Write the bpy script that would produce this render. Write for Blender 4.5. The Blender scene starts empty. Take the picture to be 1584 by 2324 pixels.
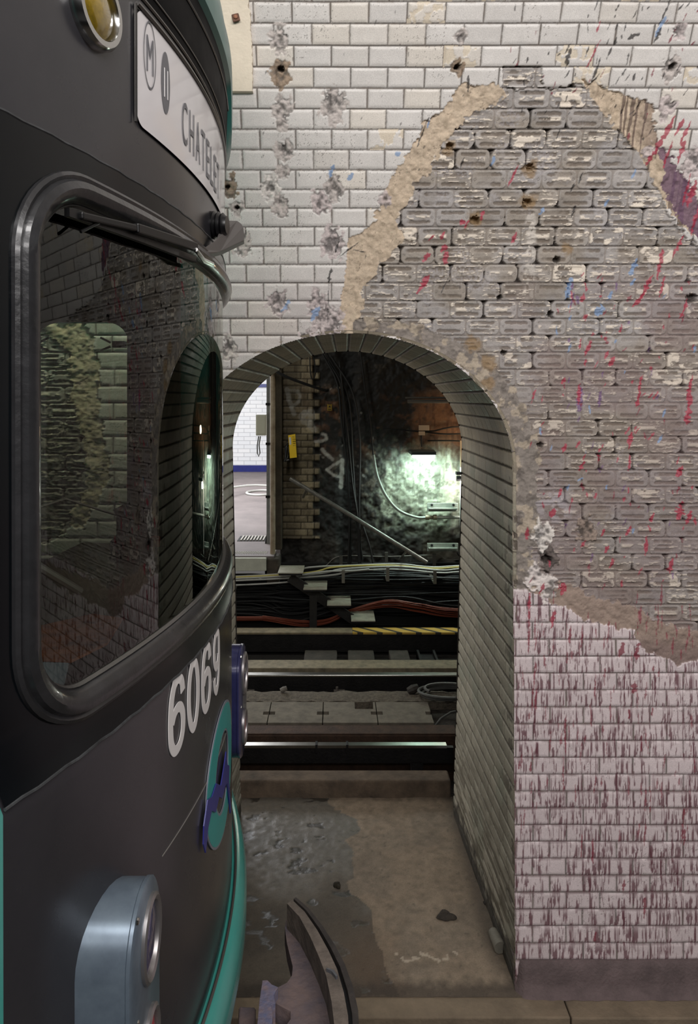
import bpy, bmesh, math, random
import numpy as np
from mathutils import Vector, Matrix

R = random.Random(11)
scene = bpy.context.scene
COL = scene.collection

# ------------------------------------------------------------------ camera, world, lights, exposure
F, VX, VY, H = 1650.0, 760.0, 912.0, 2.66      # focal length and vanishing point in pixels, eye height
cd = bpy.data.cameras.new('camera'); cam = bpy.data.objects.new('camera', cd); COL.objects.link(cam)
cd.sensor_fit = 'VERTICAL'; cd.sensor_height = 36; cd.lens = F / 2324 * 36
cd.shift_x = (792 - VX) / 2324; cd.shift_y = (VY - 1162) / 2324
cd.clip_start = 0.02; cd.clip_end = 100
cam.location = (0, 0, H); cam.rotation_euler = (math.pi / 2, 0, 0)
scene.camera = cam
scene.view_settings.view_transform = 'Standard'; scene.view_settings.look = 'None'
scene.view_settings.gamma = 1; scene.view_settings.exposure = 0.0
try: scene.view_settings.use_curve_mapping = False
except Exception: pass
w = bpy.data.worlds.new('world'); scene.world = w; w.use_nodes = True
w.node_tree.nodes['Background'].inputs[0].default_value = (1.0, 0.96, 0.93, 1)
w.node_tree.nodes['Background'].inputs[1].default_value = 0.12

def area(name, loc, target, sx, sy, power, color=(1, 1, 1), spread=None):
    l = bpy.data.lights.new(name, 'AREA'); l.shape = 'RECTANGLE'; l.size = sx; l.size_y = sy
    l.energy = power; l.color = color
    if spread: l.spread = spread
    o = bpy.data.objects.new(name, l); COL.objects.link(o); o.location = loc
    d = Vector(target) - Vector(loc); o.rotation_euler = d.to_track_quat('-Z', 'Y').to_euler()
    return o
area('station_tube_light', (0.6, -1.1, 4.75), (0.6, 3.3, 2.3), 6.0, 0.3, 158, (1.0, 0.97, 0.95))
area('station_tube_light', (1.6, -2.6, 4.4), (1.2, 3.3, 1.9), 6.0, 0.3, 108, (1.0, 0.965, 0.955))
area('added_tunnel_fill', (-0.9, 6.2, 4.3), (-0.2, 6.0, 0), 2.2, 0.25, 20, (1.0, 0.97, 0.88))  # added overhead fill without a fixture, placed to reach the jamb
area('platform_tube_light', (-3.0, 12.5, 3.9), (-3.0, 13, 0.9), 3.0, 6.0, 520, (0.95, 0.97, 1.0))
area('added_side_fill', (-3.9, 6.2, 2.6), (0.8, 4.3, 1.9), 1.6, 1.6, 44, (1.0, 0.97, 0.9))  # added panel standing for the far platform's lights, brightens jamb and soffit
area('added_gap_fill', (-1.0, 3.12, 3.75), (-1.05, 3.2, 2.4), 1.2, 0.06, 34, (1.0, 0.97, 0.86))  # added fill between train and wall for the side-window view, no fixture
def point(name, loc, power, color, r=0.05):
    l = bpy.data.lights.new(name, 'POINT'); l.energy = power; l.color = color; l.shadow_soft_size = r
    o = bpy.data.objects.new(name, l); COL.objects.link(o); o.location = loc
    return o

# ------------------------------------------------------------------ helpers
def PX(px, py, d):  return Vector(((px - VX) / F * d, d, H - (py - VY) / F * d))
def lin(c):
    c = np.asarray(c, dtype=float) / 255.0
    return np.where(c <= 0.04045, c / 12.92, ((c + 0.055) / 1.055) ** 2.4)
def L4(c): r = lin(c); return (float(r[0]), float(r[1]), float(r[2]), 1)

def tag(o, label=None, cat=None, group=None, kind=None):
    if label: o['label'] = label
    if cat: o['category'] = cat
    if group: o['group'] = group
    if kind: o['kind'] = kind
    return o
def empty(name, loc, label, cat, group=None):
    o = bpy.data.objects.new(name, None); COL.objects.link(o); o.location = loc
    o.empty_display_size = 0.1
    return tag(o, label, cat, group)
MATS = {}
def mat(name, rgb, rough=0.6, metal=0.0, noise=0.0, nscale=20.0, rgb2=None, bump=0.0, bscale=60, coat=0.0, emit=None, estr=0, spec=None):
    if name in MATS: return MATS[name]
    m = bpy.data.materials.new(name); m.use_nodes = True
    nt = m.node_tree; b = nt.nodes['Principled BSDF']
    b.inputs['Roughness'].default_value = rough; b.inputs['Metallic'].default_value = metal
    b.inputs['Base Color'].default_value = L4(rgb)
    if spec is not None: b.inputs['Specular IOR Level'].default_value = spec
    if coat: b.inputs['Coat Weight'].default_value = coat; b.inputs['Coat Roughness'].default_value = 0.08
    if emit: b.inputs['Emission Color'].default_value = L4(emit); b.inputs['Emission Strength'].default_value = estr
    tc = nt.nodes.new('ShaderNodeTexCoord')
    if noise > 0:
        n = nt.nodes.new('ShaderNodeTexNoise'); n.inputs['Scale'].default_value = nscale
        n.inputs['Detail'].default_value = 8; n.inputs['Roughness'].default_value = 0.65
        nt.links.new(tc.outputs['Object'], n.inputs['Vector'])
        r = nt.nodes.new('ShaderNodeValToRGB')
        r.color_ramp.elements[0].position = 0.5 - 0.22; r.color_ramp.elements[1].position = 0.5 + 0.22
        c2 = rgb2 if rgb2 else tuple(x * (1 - noise) for x in rgb)
        r.color_ramp.elements[0].color = L4(c2); r.color_ramp.elements[1].color = L4(rgb)
        nt.links.new(n.outputs['Fac'], r.inputs['Fac']); nt.links.new(r.outputs['Color'], b.inputs['Base Color'])
    if bump > 0:
        n2 = nt.nodes.new('ShaderNodeTexNoise'); n2.inputs['Scale'].default_value = bscale; n2.inputs['Detail'].default_value = 6
        nt.links.new(tc.outputs['Object'], n2.inputs['Vector'])
        bp = nt.nodes.new('ShaderNodeBump'); bp.inputs['Strength'].default_value = bump; bp.inputs['Distance'].default_value = 0.01
        nt.links.new(n2.outputs['Fac'], bp.inputs['Height']); nt.links.new(bp.outputs['Normal'], b.inputs['Normal'])
    MATS[name] = m
    return m
def attr_mat(name, bump=0.25, bscale=220, spec=0.5):
    m = bpy.data.materials.new(name); m.use_nodes = True
    nt = m.node_tree; b = nt.nodes['Principled BSDF']
    a = nt.nodes.new('ShaderNodeAttribute'); a.attribute_name = 'Col'
    r = nt.nodes.new('ShaderNodeAttribute'); r.attribute_name = 'Rgh'
    tc = nt.nodes.new('ShaderNodeTexCoord')
    n = nt.nodes.new('ShaderNodeTexNoise'); n.inputs['Scale'].default_value = bscale; n.inputs['Detail'].default_value = 5
    nt.links.new(tc.outputs['Object'], n.inputs['Vector'])
    mp = nt.nodes.new('ShaderNodeMapRange'); mp.inputs[1].default_value = 0.3; mp.inputs[2].default_value = 0.7
    mp.inputs[3].default_value = 0.86; mp.inputs[4].default_value = 1.1
    nt.links.new(n.outputs['Fac'], mp.inputs[0])
    mx = nt.nodes.new('ShaderNodeMix'); mx.data_type = 'RGBA'; mx.blend_type = 'MULTIPLY'; mx.inputs[0].default_value = 1
    nt.links.new(a.outputs['Color'], mx.inputs[6]); nt.links.new(mp.outputs[0], mx.inputs[7])
    nt.links.new(mx.outputs[2], b.inputs['Base Color']); nt.links.new(r.outputs['Fac'], b.inputs['Roughness'])
    bp = nt.nodes.new('ShaderNodeBump'); bp.inputs['Strength'].default_value = bump; bp.inputs['Distance'].default_value = 0.002
    nt.links.new(n.outputs['Fac'], bp.inputs['Height']); nt.links.new(bp.outputs['Normal'], b.inputs['Normal'])
    b.inputs['Specular IOR Level'].default_value = spec
    return m

class MB:
    """collects shapes, then links them as one mesh object"""
    def __init__(s): s.v = []; s.f = []
    def add(s, vs, fs):
        o = len(s.v); s.v += [tuple(v) for v in vs]; s.f += [tuple(i + o for i in f) for f in fs]; return s
    def box(s, a, b):
        x0, y0, z0 = [min(a[i], b[i]) for i in range(3)]; x1, y1, z1 = [max(a[i], b[i]) for i in range(3)]
        return s.add([(x0,y0,z0),(x1,y0,z0),(x1,y1,z0),(x0,y1,z0),(x0,y0,z1),(x1,y0,z1),(x1,y1,z1),(x0,y1,z1)],
                     [(0,3,2,1),(4,5,6,7),(0,1,5,4),(1,2,6,5),(2,3,7,6),(3,0,4,7)])
    def obox(s, p, q, w, h, up=(0, 0, 1)):
        p, q = Vector(p), Vector(q); d = (q - p).normalized(); sd = d.cross(Vector(up)).normalized(); u = sd.cross(d)
        vs = []
        for c in (p, q):
            for a, b in ((-1,-1),(1,-1),(1,1),(-1,1)): vs.append(c + sd * a * w / 2 + u * b * h / 2)
        return s.add(vs, [(0,1,2,3),(7,6,5,4),(0,4,5,1),(1,5,6,2),(2,6,7,3),(3,7,4,0)])
    def tube(s, pts, r, n=8, closed=False):
        pts = [Vector(p) for p in pts]; rr = r if isinstance(r, (list, tuple)) else [r] * len(pts)
        o = len(s.v); N = len(pts); u = None
        for i, p in enumerate(pts):
            a = pts[i - 1] if (i > 0 or closed) else p; b = pts[(i + 1) % N] if (i < N - 1 or closed) else p
            t = (b - a).normalized()
            if u is None: u = t.orthogonal().normalized()
            u = (u - t * u.dot(t)).normalized(); v = t.cross(u)
            for k in range(n):
                an = 2 * math.pi * k / n; s.v.append(tuple(p + (u * math.cos(an) + v * math.sin(an)) * rr[i]))
        for i in range(N if closed else N - 1):
            for k in range(n):
                j = (i + 1) % N
                s.f.append((o + i*n + k, o + i*n + (k+1) % n, o + j*n + (k+1) % n, o + j*n + k))
        if not closed:
            s.f.append(tuple(o + k for k in range(n))[::-1]); s.f.append(tuple(o + (N-1)*n + k for k in range(n)))
        return s
    def lathe(s, c, axis, prof, n=24, sy=1.0):
        """prof: list of (distance along axis, radius)"""
        c = Vector(c); ax = Vector(axis).normalized(); u = ax.orthogonal().normalized()
        if abs(ax.z) < 0.5: u = Vector((0, 0, 1)) - ax * ax.z; u.normalize()
        v = ax.cross(u); o = len(s.v)
        for t, r in prof:
            for k in range(n):
                an = 2 * math.pi * k / n
                s.v.append(tuple(c + ax * t + u * math.cos(an) * r + v * math.sin(an) * r * sy))
        for i in range(len(prof) - 1):
            for k in range(n):
                s.f.append((o+i*n+k, o+i*n+(k+1)%n, o+(i+1)*n+(k+1)%n, o+(i+1)*n+k))
        s.f.append(tuple(o+k for k in range(n))[::-1]); s.f.append(tuple(o+(len(prof)-1)*n+k for k in range(n)))
        return s
    def prism(s, poly, off):
        """poly: list of 3D points; off: offset vector"""
        n = len(poly); off = Vector(off)
        vs = [Vector(p) for p in poly] + [Vector(p) + off for p in poly]
        return s.add(vs, [tuple(range(n))[::-1], tuple(range(n, 2*n))] + [(i, (i+1) % n, (i+1) % n + n, i + n) for i in range(n)])
    def build(s, name, m, parent=None, smooth=False, bevel=0.0, loc=None):
        me = bpy.data.meshes.new(name); me.from_pydata(s.v, [], s.f); me.validate()
        bm = bmesh.new(); bm.from_mesh(me); bmesh.ops.recalc_face_normals(bm, faces=bm.faces)
        if smooth:
            for f in bm.faces: f.smooth = len(f.verts) <= 4
            for e in bm.edges:
                if len(e.link_faces) == 2 and e.calc_face_angle(0) > 0.75: e.smooth = False
        big = [f for f in bm.faces if len(f.verts) > 4]
        if big: bmesh.ops.triangulate(bm, faces=big, ngon_method='EAR_CLIP')
        bm.to_mesh(me); bm.free()
        if m: me.materials.append(m)
        o = bpy.data.objects.new(name, me); COL.objects.link(o)
        if bevel > 0:
            b = o.modifiers.new('bevel', 'BEVEL'); b.width = bevel; b.segments = 2; b.limit_method = 'ANGLE'
        if parent:
            o.parent = parent; o.matrix_parent_inverse = Matrix.Translation(parent.location).inverted()
        return o
def thing(name, mb, m, label, cat, group=None, **k):
    return tag(mb.build(name, m, **k), label, cat, group)
def struct(name, mb, m, **k):
    return tag(mb.build(name, m, **k), kind='structure')

# ---- numpy noise
def _h(i, j, seed):
    n = (i.astype(np.int64) * 374761393 + j.astype(np.int64) * 668265263 + seed * 1274126177) & 0xffffffff
    n = ((n ^ (n >> 13)) * 1274126177) & 0xffffffff
    n = (n ^ (n >> 16)) & 0xffffffff
    return (n / 4294967295.0).astype(np.float32)
def vnoise(x, y, seed=0):
    xi = np.floor(x); yi = np.floor(y); fx = (x - xi).astype(np.float32); fy = (y - yi).astype(np.float32)
    fx = fx*fx*(3-2*fx); fy = fy*fy*(3-2*fy)
    a = _h(xi, yi, seed); b = _h(xi+1, yi, seed); c = _h(xi, yi+1, seed); d = _h(xi+1, yi+1, seed)
    return (a*(1-fx)+b*fx)*(1-fy) + (c*(1-fx)+d*fx)*fy
def fbm(x, y, oct=4, seed=0, gain=0.5):
    s = 0; a = 1; t = 0
    for o in range(oct):
        s = s + a * vnoise(x * 2**o + 17.3*o, y * 2**o - 9.1*o, seed + o); t += a; a *= gain
    return s / t
def sst(a, b, x):
    t = np.clip((x - a) / (b - a), 0, 1); return t*t*(3-2*t)
def inpoly(px, py, poly):
    ins = np.zeros(px.shape, bool); n = len(poly)
    for i in range(n):
        x1, y1 = poly[i]; x2, y2 = poly[(i+1) % n]
        if y1 == y2: continue
        c = ((y1 > py) != (y2 > py)) & (px < (x2-x1)*(py-y1)/(y2-y1)+x1)
        ins ^= c
    return ins
def mix(c, m, col):
    """c HxWx3 linear, m mask 0..1, col sRGB tuple or array"""
    cc = lin(col).astype(np.float32) if not isinstance(col, np.ndarray) else col
    return c * (1 - m[..., None]) + cc * m[..., None]
def relief(name, P, colr, rough, m, keep=None, smooth=True):
    """P HxWx3 positions, colr HxWx3 linear albedo, rough HxW, keep (H-1)x(W-1)"""
    h, w_ = P.shape[:2]
    idx = np.arange(h*w_, dtype=np.int32).reshape(h, w_)
    q = np.stack([idx[:-1, :-1], idx[:-1, 1:], idx[1:, 1:], idx[1:, :-1]], -1)
    q = q[keep] if keep is not None else q.reshape(-1, 4)
    used = np.zeros(h*w_, bool); used[q.ravel()] = True
    remap = np.cumsum(used) - 1; q = remap[q]
    V = P.reshape(-1, 3)[used]; C = colr.reshape(-1, 3)[used]; G = rough.reshape(-1)[used]
    me = bpy.data.meshes.new(name)
    me.vertices.add(len(V)); me.vertices.foreach_set('co', V.astype(np.float32).ravel())
    me.loops.add(q.size); me.loops.foreach_set('vertex_index', q.astype(np.int32).ravel())
    me.polygons.add(len(q)); me.polygons.foreach_set('loop_start', np.arange(0, q.size, 4, dtype=np.int32))
    try: me.polygons.foreach_set('loop_total', np.full(len(q), 4, dtype=np.int32))
    except Exception: pass
    me.update(calc_edges=True)
    me.polygons.foreach_set('use_smooth', np.full(len(q), smooth, dtype=bool))
    a = me.color_attributes.new('Col', 'FLOAT_COLOR', 'POINT')
    a.data.foreach_set('color', np.concatenate([np.clip(C, 0.002, 0.95), np.ones((len(C), 1))], 1).astype(np.float32).ravel())
    g = me.attributes.new('Rgh', 'FLOAT', 'POINT'); g.data.foreach_set('value', np.clip(G, 0.03, 1).astype(np.float32))
    me.materials.append(m); me.update()
    o = bpy.data.objects.new(name, me); COL.objects.link(o)
    return tag(o, kind='structure')

# ------------------------------------------------------------------ the big tiled wall with its stripped patch
D0, LEANZ, LEAN = 3.3, 2.7, 0.19
def wdepth(z): return D0 - LEAN * np.maximum(z - LEANZ, 0)**2
_zt = np.linspace(0, 5.6, 2801); _dt = wdepth(_zt)
_st = np.concatenate([[0], np.cumsum(np.hypot(np.diff(_zt), np.diff(_dt)))])
def s2z(s): return np.interp(s, _st, _zt)
def px2wall(px, py):
    d = D0
    for _ in range(12): z = H - (py-VY)/F*d; d = float(wdepth(max(z, 0)))
    return (px-VX)/F*d, float(np.interp(z, _zt, _st))
xs = np.concatenate([np.arange(-4.2, -1.45, 0.02), np.arange(-1.45, -0.62, 0.006), np.arange(-0.62, 1.70, 0.0033), np.arange(1.70, 4.6, 0.016)])
ss = np.concatenate([np.arange(0.0, 4.45, 0.0033), np.arange(4.45, 5.5, 0.012)])
U, S = np.meshgrid(xs, ss); U = U.astype(np.float32); S = S.astype(np.float32)
Z = s2z(S).astype(np.float32); Dp = wdepth(Z).astype(np.float32)
px = VX + F*U/Dp; py = VY - F*(Z-H)/Dp
TW, TH, S0, X0 = 0.152, 0.0766, 0.128, 0.973
# gentle warp of every edge
wx = (fbm(U*9, S*9, 4, 3)-0.5)*70; wy = (fbm(U*9, S*9, 4, 8)-0.5)*70
wx2 = (fbm(U*45, S*45, 3, 5)-0.5)*22; wy2 = (fbm(U*45, S*45, 3, 6)-0.5)*22
pxw = px + wx*0.45 + wx2; pyw = py + wy*0.45 + wy2
_ly = [761,723,682.6,642,600,558.7,515,472.7,430,385,339,293.6,247,199.6,152,103,53,3.8]      # heights of the courses on the curved part
_lS = [S0] + [px2wall(700, y)[1] for y in _ly]; _ln = [0] + [37+i for i in range(len(_ly))]
_lS.append(_lS[-1]+TH*30); _ln.append(_ln[-1]+30)
rowf = np.where(S < S0, (S-S0)/TH, np.interp(S, _lS, _ln)).astype(np.float32)
row = np.floor(rowf); v = rowf - row
wob = (_h(row, row*0, 4)-0.5)*0.006
colf = (U - X0 - wob)/TW + 0.5*np.mod(row, 2); colm = np.floor(colf); u = colf - colm
ux = np.minimum(u, 1-u)*TW; vy_ = np.minimum(v, 1-v)*TH
rt = _h(colm, row, 21); rt2 = _h(colm, row, 22); rt3 = _h(colm, row, 23)
fine = fbm(U*160, S*160, 3, 30); med = fbm(U*28, S*28, 5, 31); big = fbm(U*3, S*3, 4, 32)
# masks
strip_main = [(795,770),(815,650),(850,605),(915,545),(905,500),(935,430),(965,385),(1000,320),(1080,255),(1150,205),(1140,196),(1310,196),(1345,215),(1400,290),(1450,340),(1490,405),(1520,470),(1560,540),(1640,600),(2200,700),(2200,1400),(1600,1430),(1500,1415),(1400,1370),(1300,1335),(1160,1335),(1150,950),(1050,830),(900,770)]
plast_l = [(1128,194),(1065,195),(1010,240),(950,300),(930,345),(900,400),(865,470),(830,520),(795,540),(778,620),(765,700),(770,775),(805,775),(822,650),(858,600),(920,540),(908,500),(938,430),(968,390),(1005,320),(1085,255),(1160,215)]
plast_r = [(1315,190),(1350,190),(1400,208),(1483,232),(1495,330),(1555,400),(1600,500),(1600,560),(1545,500),(1505,440),(1478,400),(1450,340),(1400,290),(1350,240)]
plast_b = [(1165,1318),(1275,1322),(1340,1346),(1450,1383),(1490,1412),(1600,1425),(2200,1440),(2200,1500),(1600,1493),(1545,1500),(1535,1518),(1515,1500),(1470,1488),(1430,1428),(1310,1398),(1280,1372),(1250,1350),(1165,1342)]
purple = [(1495,335),(1530,345),(1545,390),(1570,420),(1600,500),(1600,560),(1545,490),(1510,430)]
onetile = [(1140,150),(1228,150),(1234,196),(1140,196)]
strip_far = [(-300,690),(120,735),(165,800),(180,950),(215,1080),(150,1200),(60,1260),(-300,1240)]
plast_far = [(100,690),(185,730),(225,820),(232,950),(250,1080),(190,1200),(150,1190),(200,1080),(170,950),(150,800),(90,740)]
m_strip = inpoly(pxw, pyw, strip_main) | inpoly(px+wx2*.3, py, onetile) | inpoly(pxw, pyw, strip_far)
m_plr = inpoly(pxw, pyw, plast_r)
m_pl = inpoly(pxw, pyw, plast_l) | m_plr | inpoly(pxw, pyw, plast_b) | inpoly(pxw, pyw, plast_far)
# mortar band round the arch head, right of the crown
AX, AWF, AB, AZ = 0.060, 0.748, 0.60, 2.37
aw_z = np.interp(Z, [0.1, 2.1], [0.758, 0.748])
ea = np.where(Z > AZ, np.sqrt(((U-AX)/aw_z)**2 + ((Z-AZ)/AB)**2), np.abs(U-AX)/aw_z)
m_mort = (ea > 0.9) & (ea < 1.06 + 0.10*med + 0.05*sst(0.1, 0.6, U)*np.where(Z > 2.0, 1, 0)) & (U > 0.08) & (Z > 1.05) & (m_strip | m_pl)
m_strip &= ~m_pl; m_strip &= ~m_mort; m_pl &= ~m_mort
# --- glazed white tiles
bev = np.minimum(ux - 0.0016, vy_ - 0.0016)
h_t = np.where(bev < 0, -0.0032, np.minimum(bev/0.011, 1)*0.0034)
upper = sst(1300, 1350, py)      # 0 upper wall, 1 lower wall
base_u = lin((222,217,212)); base_l = lin((224,209,210))
c_t = (base_u*(1-upper[..., None]) + base_l*upper[..., None]).astype(np.float32)
yel = sst(0.72, 0.95, rt)*0.4*(1-upper)
c_t = mix(c_t, yel, (232,220,202))
pinky = sst(560, 700, py)*(1-upper)*0.45
c_t = mix(c_t, pinky, (196,184,182))
c_t *= (0.93 + 0.10*rt2 + 0.09*(med-0.5))[..., None]
spk = (vnoise(U*330, S*330, 51) > 0.88) & (fbm(U*5, S*5, 3, 52) > 0.62)
c_t = mix(c_t, spk*0.65, (96,88,82))
jn = sst(0.0022, 0.0004, bev + (fine-0.5)*0.002)
c_t = mix(c_t, jn*0.85, (92,85,79))
edge_d = sst(0.006, 0.0, bev)*sst(0.42, 0.7, med)*0.5
c_t = mix(c_t, edge_d, (120,108,98))
r_t = 0.22 + 0.35*med + jn*0.5
# chipped glaze: cream bisque at some tiles near the hole
chip = (rt3 > 0.80) & (fbm(U*34+rt*9, S*34, 4, 61) > 0.52) & (px > 840) & (py < 600)
c_t = mix(c_t, chip*0.85, (222,208,186)); h_t = h_t - chip*0.0018
# dark red drips of the lower wall
dr_n = fbm(U*260, S*16, 3, 71); dr_m = fbm(U*70, S*9, 3, 72)
dens = np.interp(py, [1335, 1500, 1800, 2200], [0.03, 0.06, 0.11, 0.16]) * (0.55 + 0.9*fbm(U*3.2, S*5, 3, 75))
dr = sst(0.60 - dens, 0.66 - dens, dr_n)*sst(0.40, 0.52, dr_m)*upper
dr *= 0.55 + 0.45*sst(0.05, 0.5, 1 - v)
c_t = mix(c_t, dr*0.85, (112,72,80))
lng = sst(0.74, 0.79, vnoise(U*115, S*3.5, 77))*upper*sst(0.45, 0.6, fbm(U*60, S*20, 3, 78))
c_t = mix(c_t, lng*0.85, (104,58,68))
tops = upper*sst(0.80, 0.98, v)*np.interp(py, [1400, 1800], [0.25, 0.75])*sst(0.3, 0.55, med)
c_t = mix(c_t, tops, (122,102,104))
# --- stripped: mortar bed with the imprint of the tile backs
du = np.abs(u-0.5)*TW; dv = np.abs(v-0.5)*TH
rr_ = 0.010 + 0.014*rt
qx = np.maximum(du-(TW/2-0.003-rr_), 0); qy = np.maximum(dv-(TH/2-0.003-rr_), 0)
pad = np.hypot(qx, qy) - rr_ + (fine-0.5)*0.004          # <0 inside
inside = sst(0.0015, -0.0015, pad)
def slot(vc, hw, hh, ex=0.0):
    return np.hypot(np.maximum(np.abs((u-0.5)*TW - ex)-hw, 0), (v-vc)*TH) - hh
three = rt2 > 0.80
s1 = np.minimum(slot(0.75, 0.046, 0.0070), slot(0.26, 0.046, 0.0070))
s1 = np.where(three, np.minimum(s1, slot(0.5, 0.036, 0.0040)), s1)
s1 = s1 + (fbm(U*90, S*90, 3, 81)-0.5)*0.0075
wear = fbm(U*14, S*14, 4, 82)
sl = sst(0.0012, -0.0012, s1)*(0.35+0.65*sst(0.38, 0.5, wear))
dots = sst(0.001, -0.0006, np.abs(np.hypot((np.abs(u-0.5)-0.40)*TW, (v-0.5)*TH)-0.0045)-0.0009)*(rt3 > 0.35)
rim = sst(0.0016, 0.0, np.abs(pad + 0.003))
ng = (_h(colm + np.where(u > 0.5, 1, 0), row, 91) > 0.55)*sst(0.022*TW/0.152, 0.004, ux + np.where(v < 0.5, v, 1-v)*0.016 + (fine-0.5)*0.01)
gap = (1-inside)*ng*sst(0.40, 0.52, fbm(U*30, S*30, 3, 92))
h_s = -0.013 + inside*0.0055 - sl*0.0045 - dots*0.002 - gap*0.02 + (med-0.5)*0.006 + (fine-0.5)*0.0022
hjoint = sst(0.0022, 0.0004, vy_ + (fine-0.5)*0.002)
h_s -= hjoint*0.003
c_s = np.broadcast_to(lin((172,166,162)), U.shape+(3,)).astype(np.float32).copy()
tan = sst(0.42, 0.66, fbm(U*6, S*6, 4, 101))
c_s = mix(c_s, tan*0.6, (150,138,122))
c_s *= (0.86+0.24*rt + 0.35*(med-0.5))[..., None]
c_s = mix(c_s, (1-inside)*0.55, (132,122,113))
c_s = mix(c_s, sl*0.75, (112,100,88))
c_s = mix(c_s, rim*0.5, (190,185,180))
c_s = mix(c_s, np.clip(hjoint*0.75 + dots*0.5, 0, 1), (66,60,56))
c_s = mix(c_s, np.clip(gap*0.9, 0, 1), (56,50,46))
whit = sst(0.64, 0.72, fbm(U*7+40, S*9, 4, 111))*sst(0.4, 0.6, fine)*0.35
c_s = mix(c_s, whit, (190,186,190))
# cream remnants of tile backs between the slots
rem_n = fbm(U*38, S*70, 4, 121)
remz = sst(0.011, 0.004, np.abs(v-0.5)*TH) * sst(0.055, 0.045, du)
rem = (rem_n > 0.51)*remz*(_h(colm, row, 122) > 0.60)
rem2 = (fbm(U*34, S*240, 3, 123) > 0.675)*inside*(1-sl)*(_h(colm, row, 124) > 0.35)
rem3 = (fbm(U*24, S*40, 4, 125) > 0.57)*inside*(_h(colm, row, 126) > 0.88)
rem = np.clip(rem*1.0 + rem2 + rem3, 0, 1)
c_s = mix(c_s, rem*0.95, (234,222,206)); h_s += rem*0.0045
lowr = sst(560, 700, py)*sst(1100, 1300, px)
mauve = lowr*sst(0.35, 0.6, fbm(U*4, S*4, 3, 128))*0.36
c_s = mix(c_s, mauve, (140,118,122))
c_s = mix(c_s, sst(650, 1000, py)*0.28, (116,100,92))
# --- plaster
pn = fbm(U*26, S*26, 5, 131); pn2 = fbm(U*60, S*60, 4, 132)
h_p = -0.004 + (pn-0.5)*0.018 + (pn2-0.5)*0.006
h_p = np.where(m_plr, h_p - 0.004*np.sin(px*0.20 + wx*0.2), h_p)
c_p = np.broadcast_to(lin((206,187,164)), U.shape+(3,)).astype(np.float32).copy()
c_p = mix(c_p, sst(0.5, 0.62, pn2)*0.35, (160,142,120))
crk = sst(0.012, 0.0, np.abs(pn-0.5))*0.7
c_p = mix(c_p, crk*sst(0.45, 0.6, med), (98,84,70)); h_p -= crk*0.003
lowpl = sst(1250, 1340, py)
c_p = mix(c_p, lowpl*0.72, (138,118,112)); c_p = mix(c_p, lowpl*sst(1430, 1490, pyw)*0.5, (104,84,86))
pu = inpoly(pxw, pyw, purple)
runs = m_plr & (vnoise(U*110, S*2.0, 133) > 0.66) & (px > 1395)
c_p = mix(c_p, runs*0.75, (92,74,68)); c_p = mix(c_p, m_plr*sst(1420, 1500, px+wx)*(py < 330)*0.5, (110,88,86))
c_p = mix(c_p, pu*0.85, (112,84,108))
# --- grey mortar
h_m = -0.008 + (pn-0.5)*0.022 + (pn2-0.5)*0.010
c_m = np.broadcast_to(lin((148,139,131)), U.shape+(3,)).astype(np.float32).copy()
c_m *= (0.8+0.5*(pn2-0.3))[..., None]; c_m = mix(c_m, sst(0.55, 0.62, med)*0.6, (196,180,158)); c_m = mix(c_m, sst(0.6,0.66,pn)*0.5, (92,84,78))
hh = np.where(m_strip, h_s, np.where(m_pl, h_p, np.where(m_mort, h_m, h_t)))
cc = np.where(m_strip[..., None], c_s, np.where(m_pl[..., None], c_p, np.where(m_mort[..., None], c_m, c_t)))
rg = np.where(m_strip | m_pl | m_mort, 0.85, r_t)
rag = (m_pl | m_strip)
# rims of the plaster: dark break line
def sub(X, Sx, rx, ry):
    i0, i1 = np.searchsorted(ss, [Sx-ry, Sx+ry]); j0, j1 = np.searchsorted(xs, [X-rx, X+rx])
    return slice(i0, max(i1, i0+1)), slice(j0, max(j1, j0+1))
def blotch(bx, by, r, col, depth=0.008, seed=0, spike=0.0, amt=0.9, sy=1.1, rim=True):
    X, Sx = px2wall(bx, by); rm = r/F*D0*1.28
    a = sub(X, Sx, rm*1.4, rm*1.4*sy)
    dx = (U[a]-X); dy = (S[a]-Sx)/sy; d = np.hypot(dx, dy); an = np.arctan2(dy, dx)
    n = fbm(U[a]*55+seed, S[a]*55, 4, 200+seed); star = fbm(an*2.2+seed, an*0+seed, 3, 210+seed)
    rad = rm*(0.42 + 0.42*star + spike*0.2) + (n-0.5)*rm*0.9
    m_ = sst(0.003, -0.003, d - rad)*amt
    cl = lin(col)[None, None]*(0.35+1.35*sst(0.3, 0.68, n))[..., None]
    cc[a] = cc[a]*(1-m_[..., None]) + cl*m_[..., None]
    core = sst(rm*0.35, 0, d)
    hh[a] = hh[a]*(1-m_) + m_*(-0.002 + (n-0.5)*0.022 - depth*core)
    rg[a] = rg[a]*(1-m_)+0.85*m_
def hole(bx, by, r, dep=0.03, col=(40,32,26)):
    X, Sx = px2wall(bx, by); rm = r/F*D0
    a = sub(X, Sx, rm*2, rm*2); d = np.hypot(U[a]-X, (S[a]-Sx)*1.1) + (fine[a]-0.5)*rm*0.8
    m_ = sst(rm, rm*0.6, d); hh[a] -= m_*dep; cc[a] = mix(cc[a], m_*0.85, col)
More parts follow.
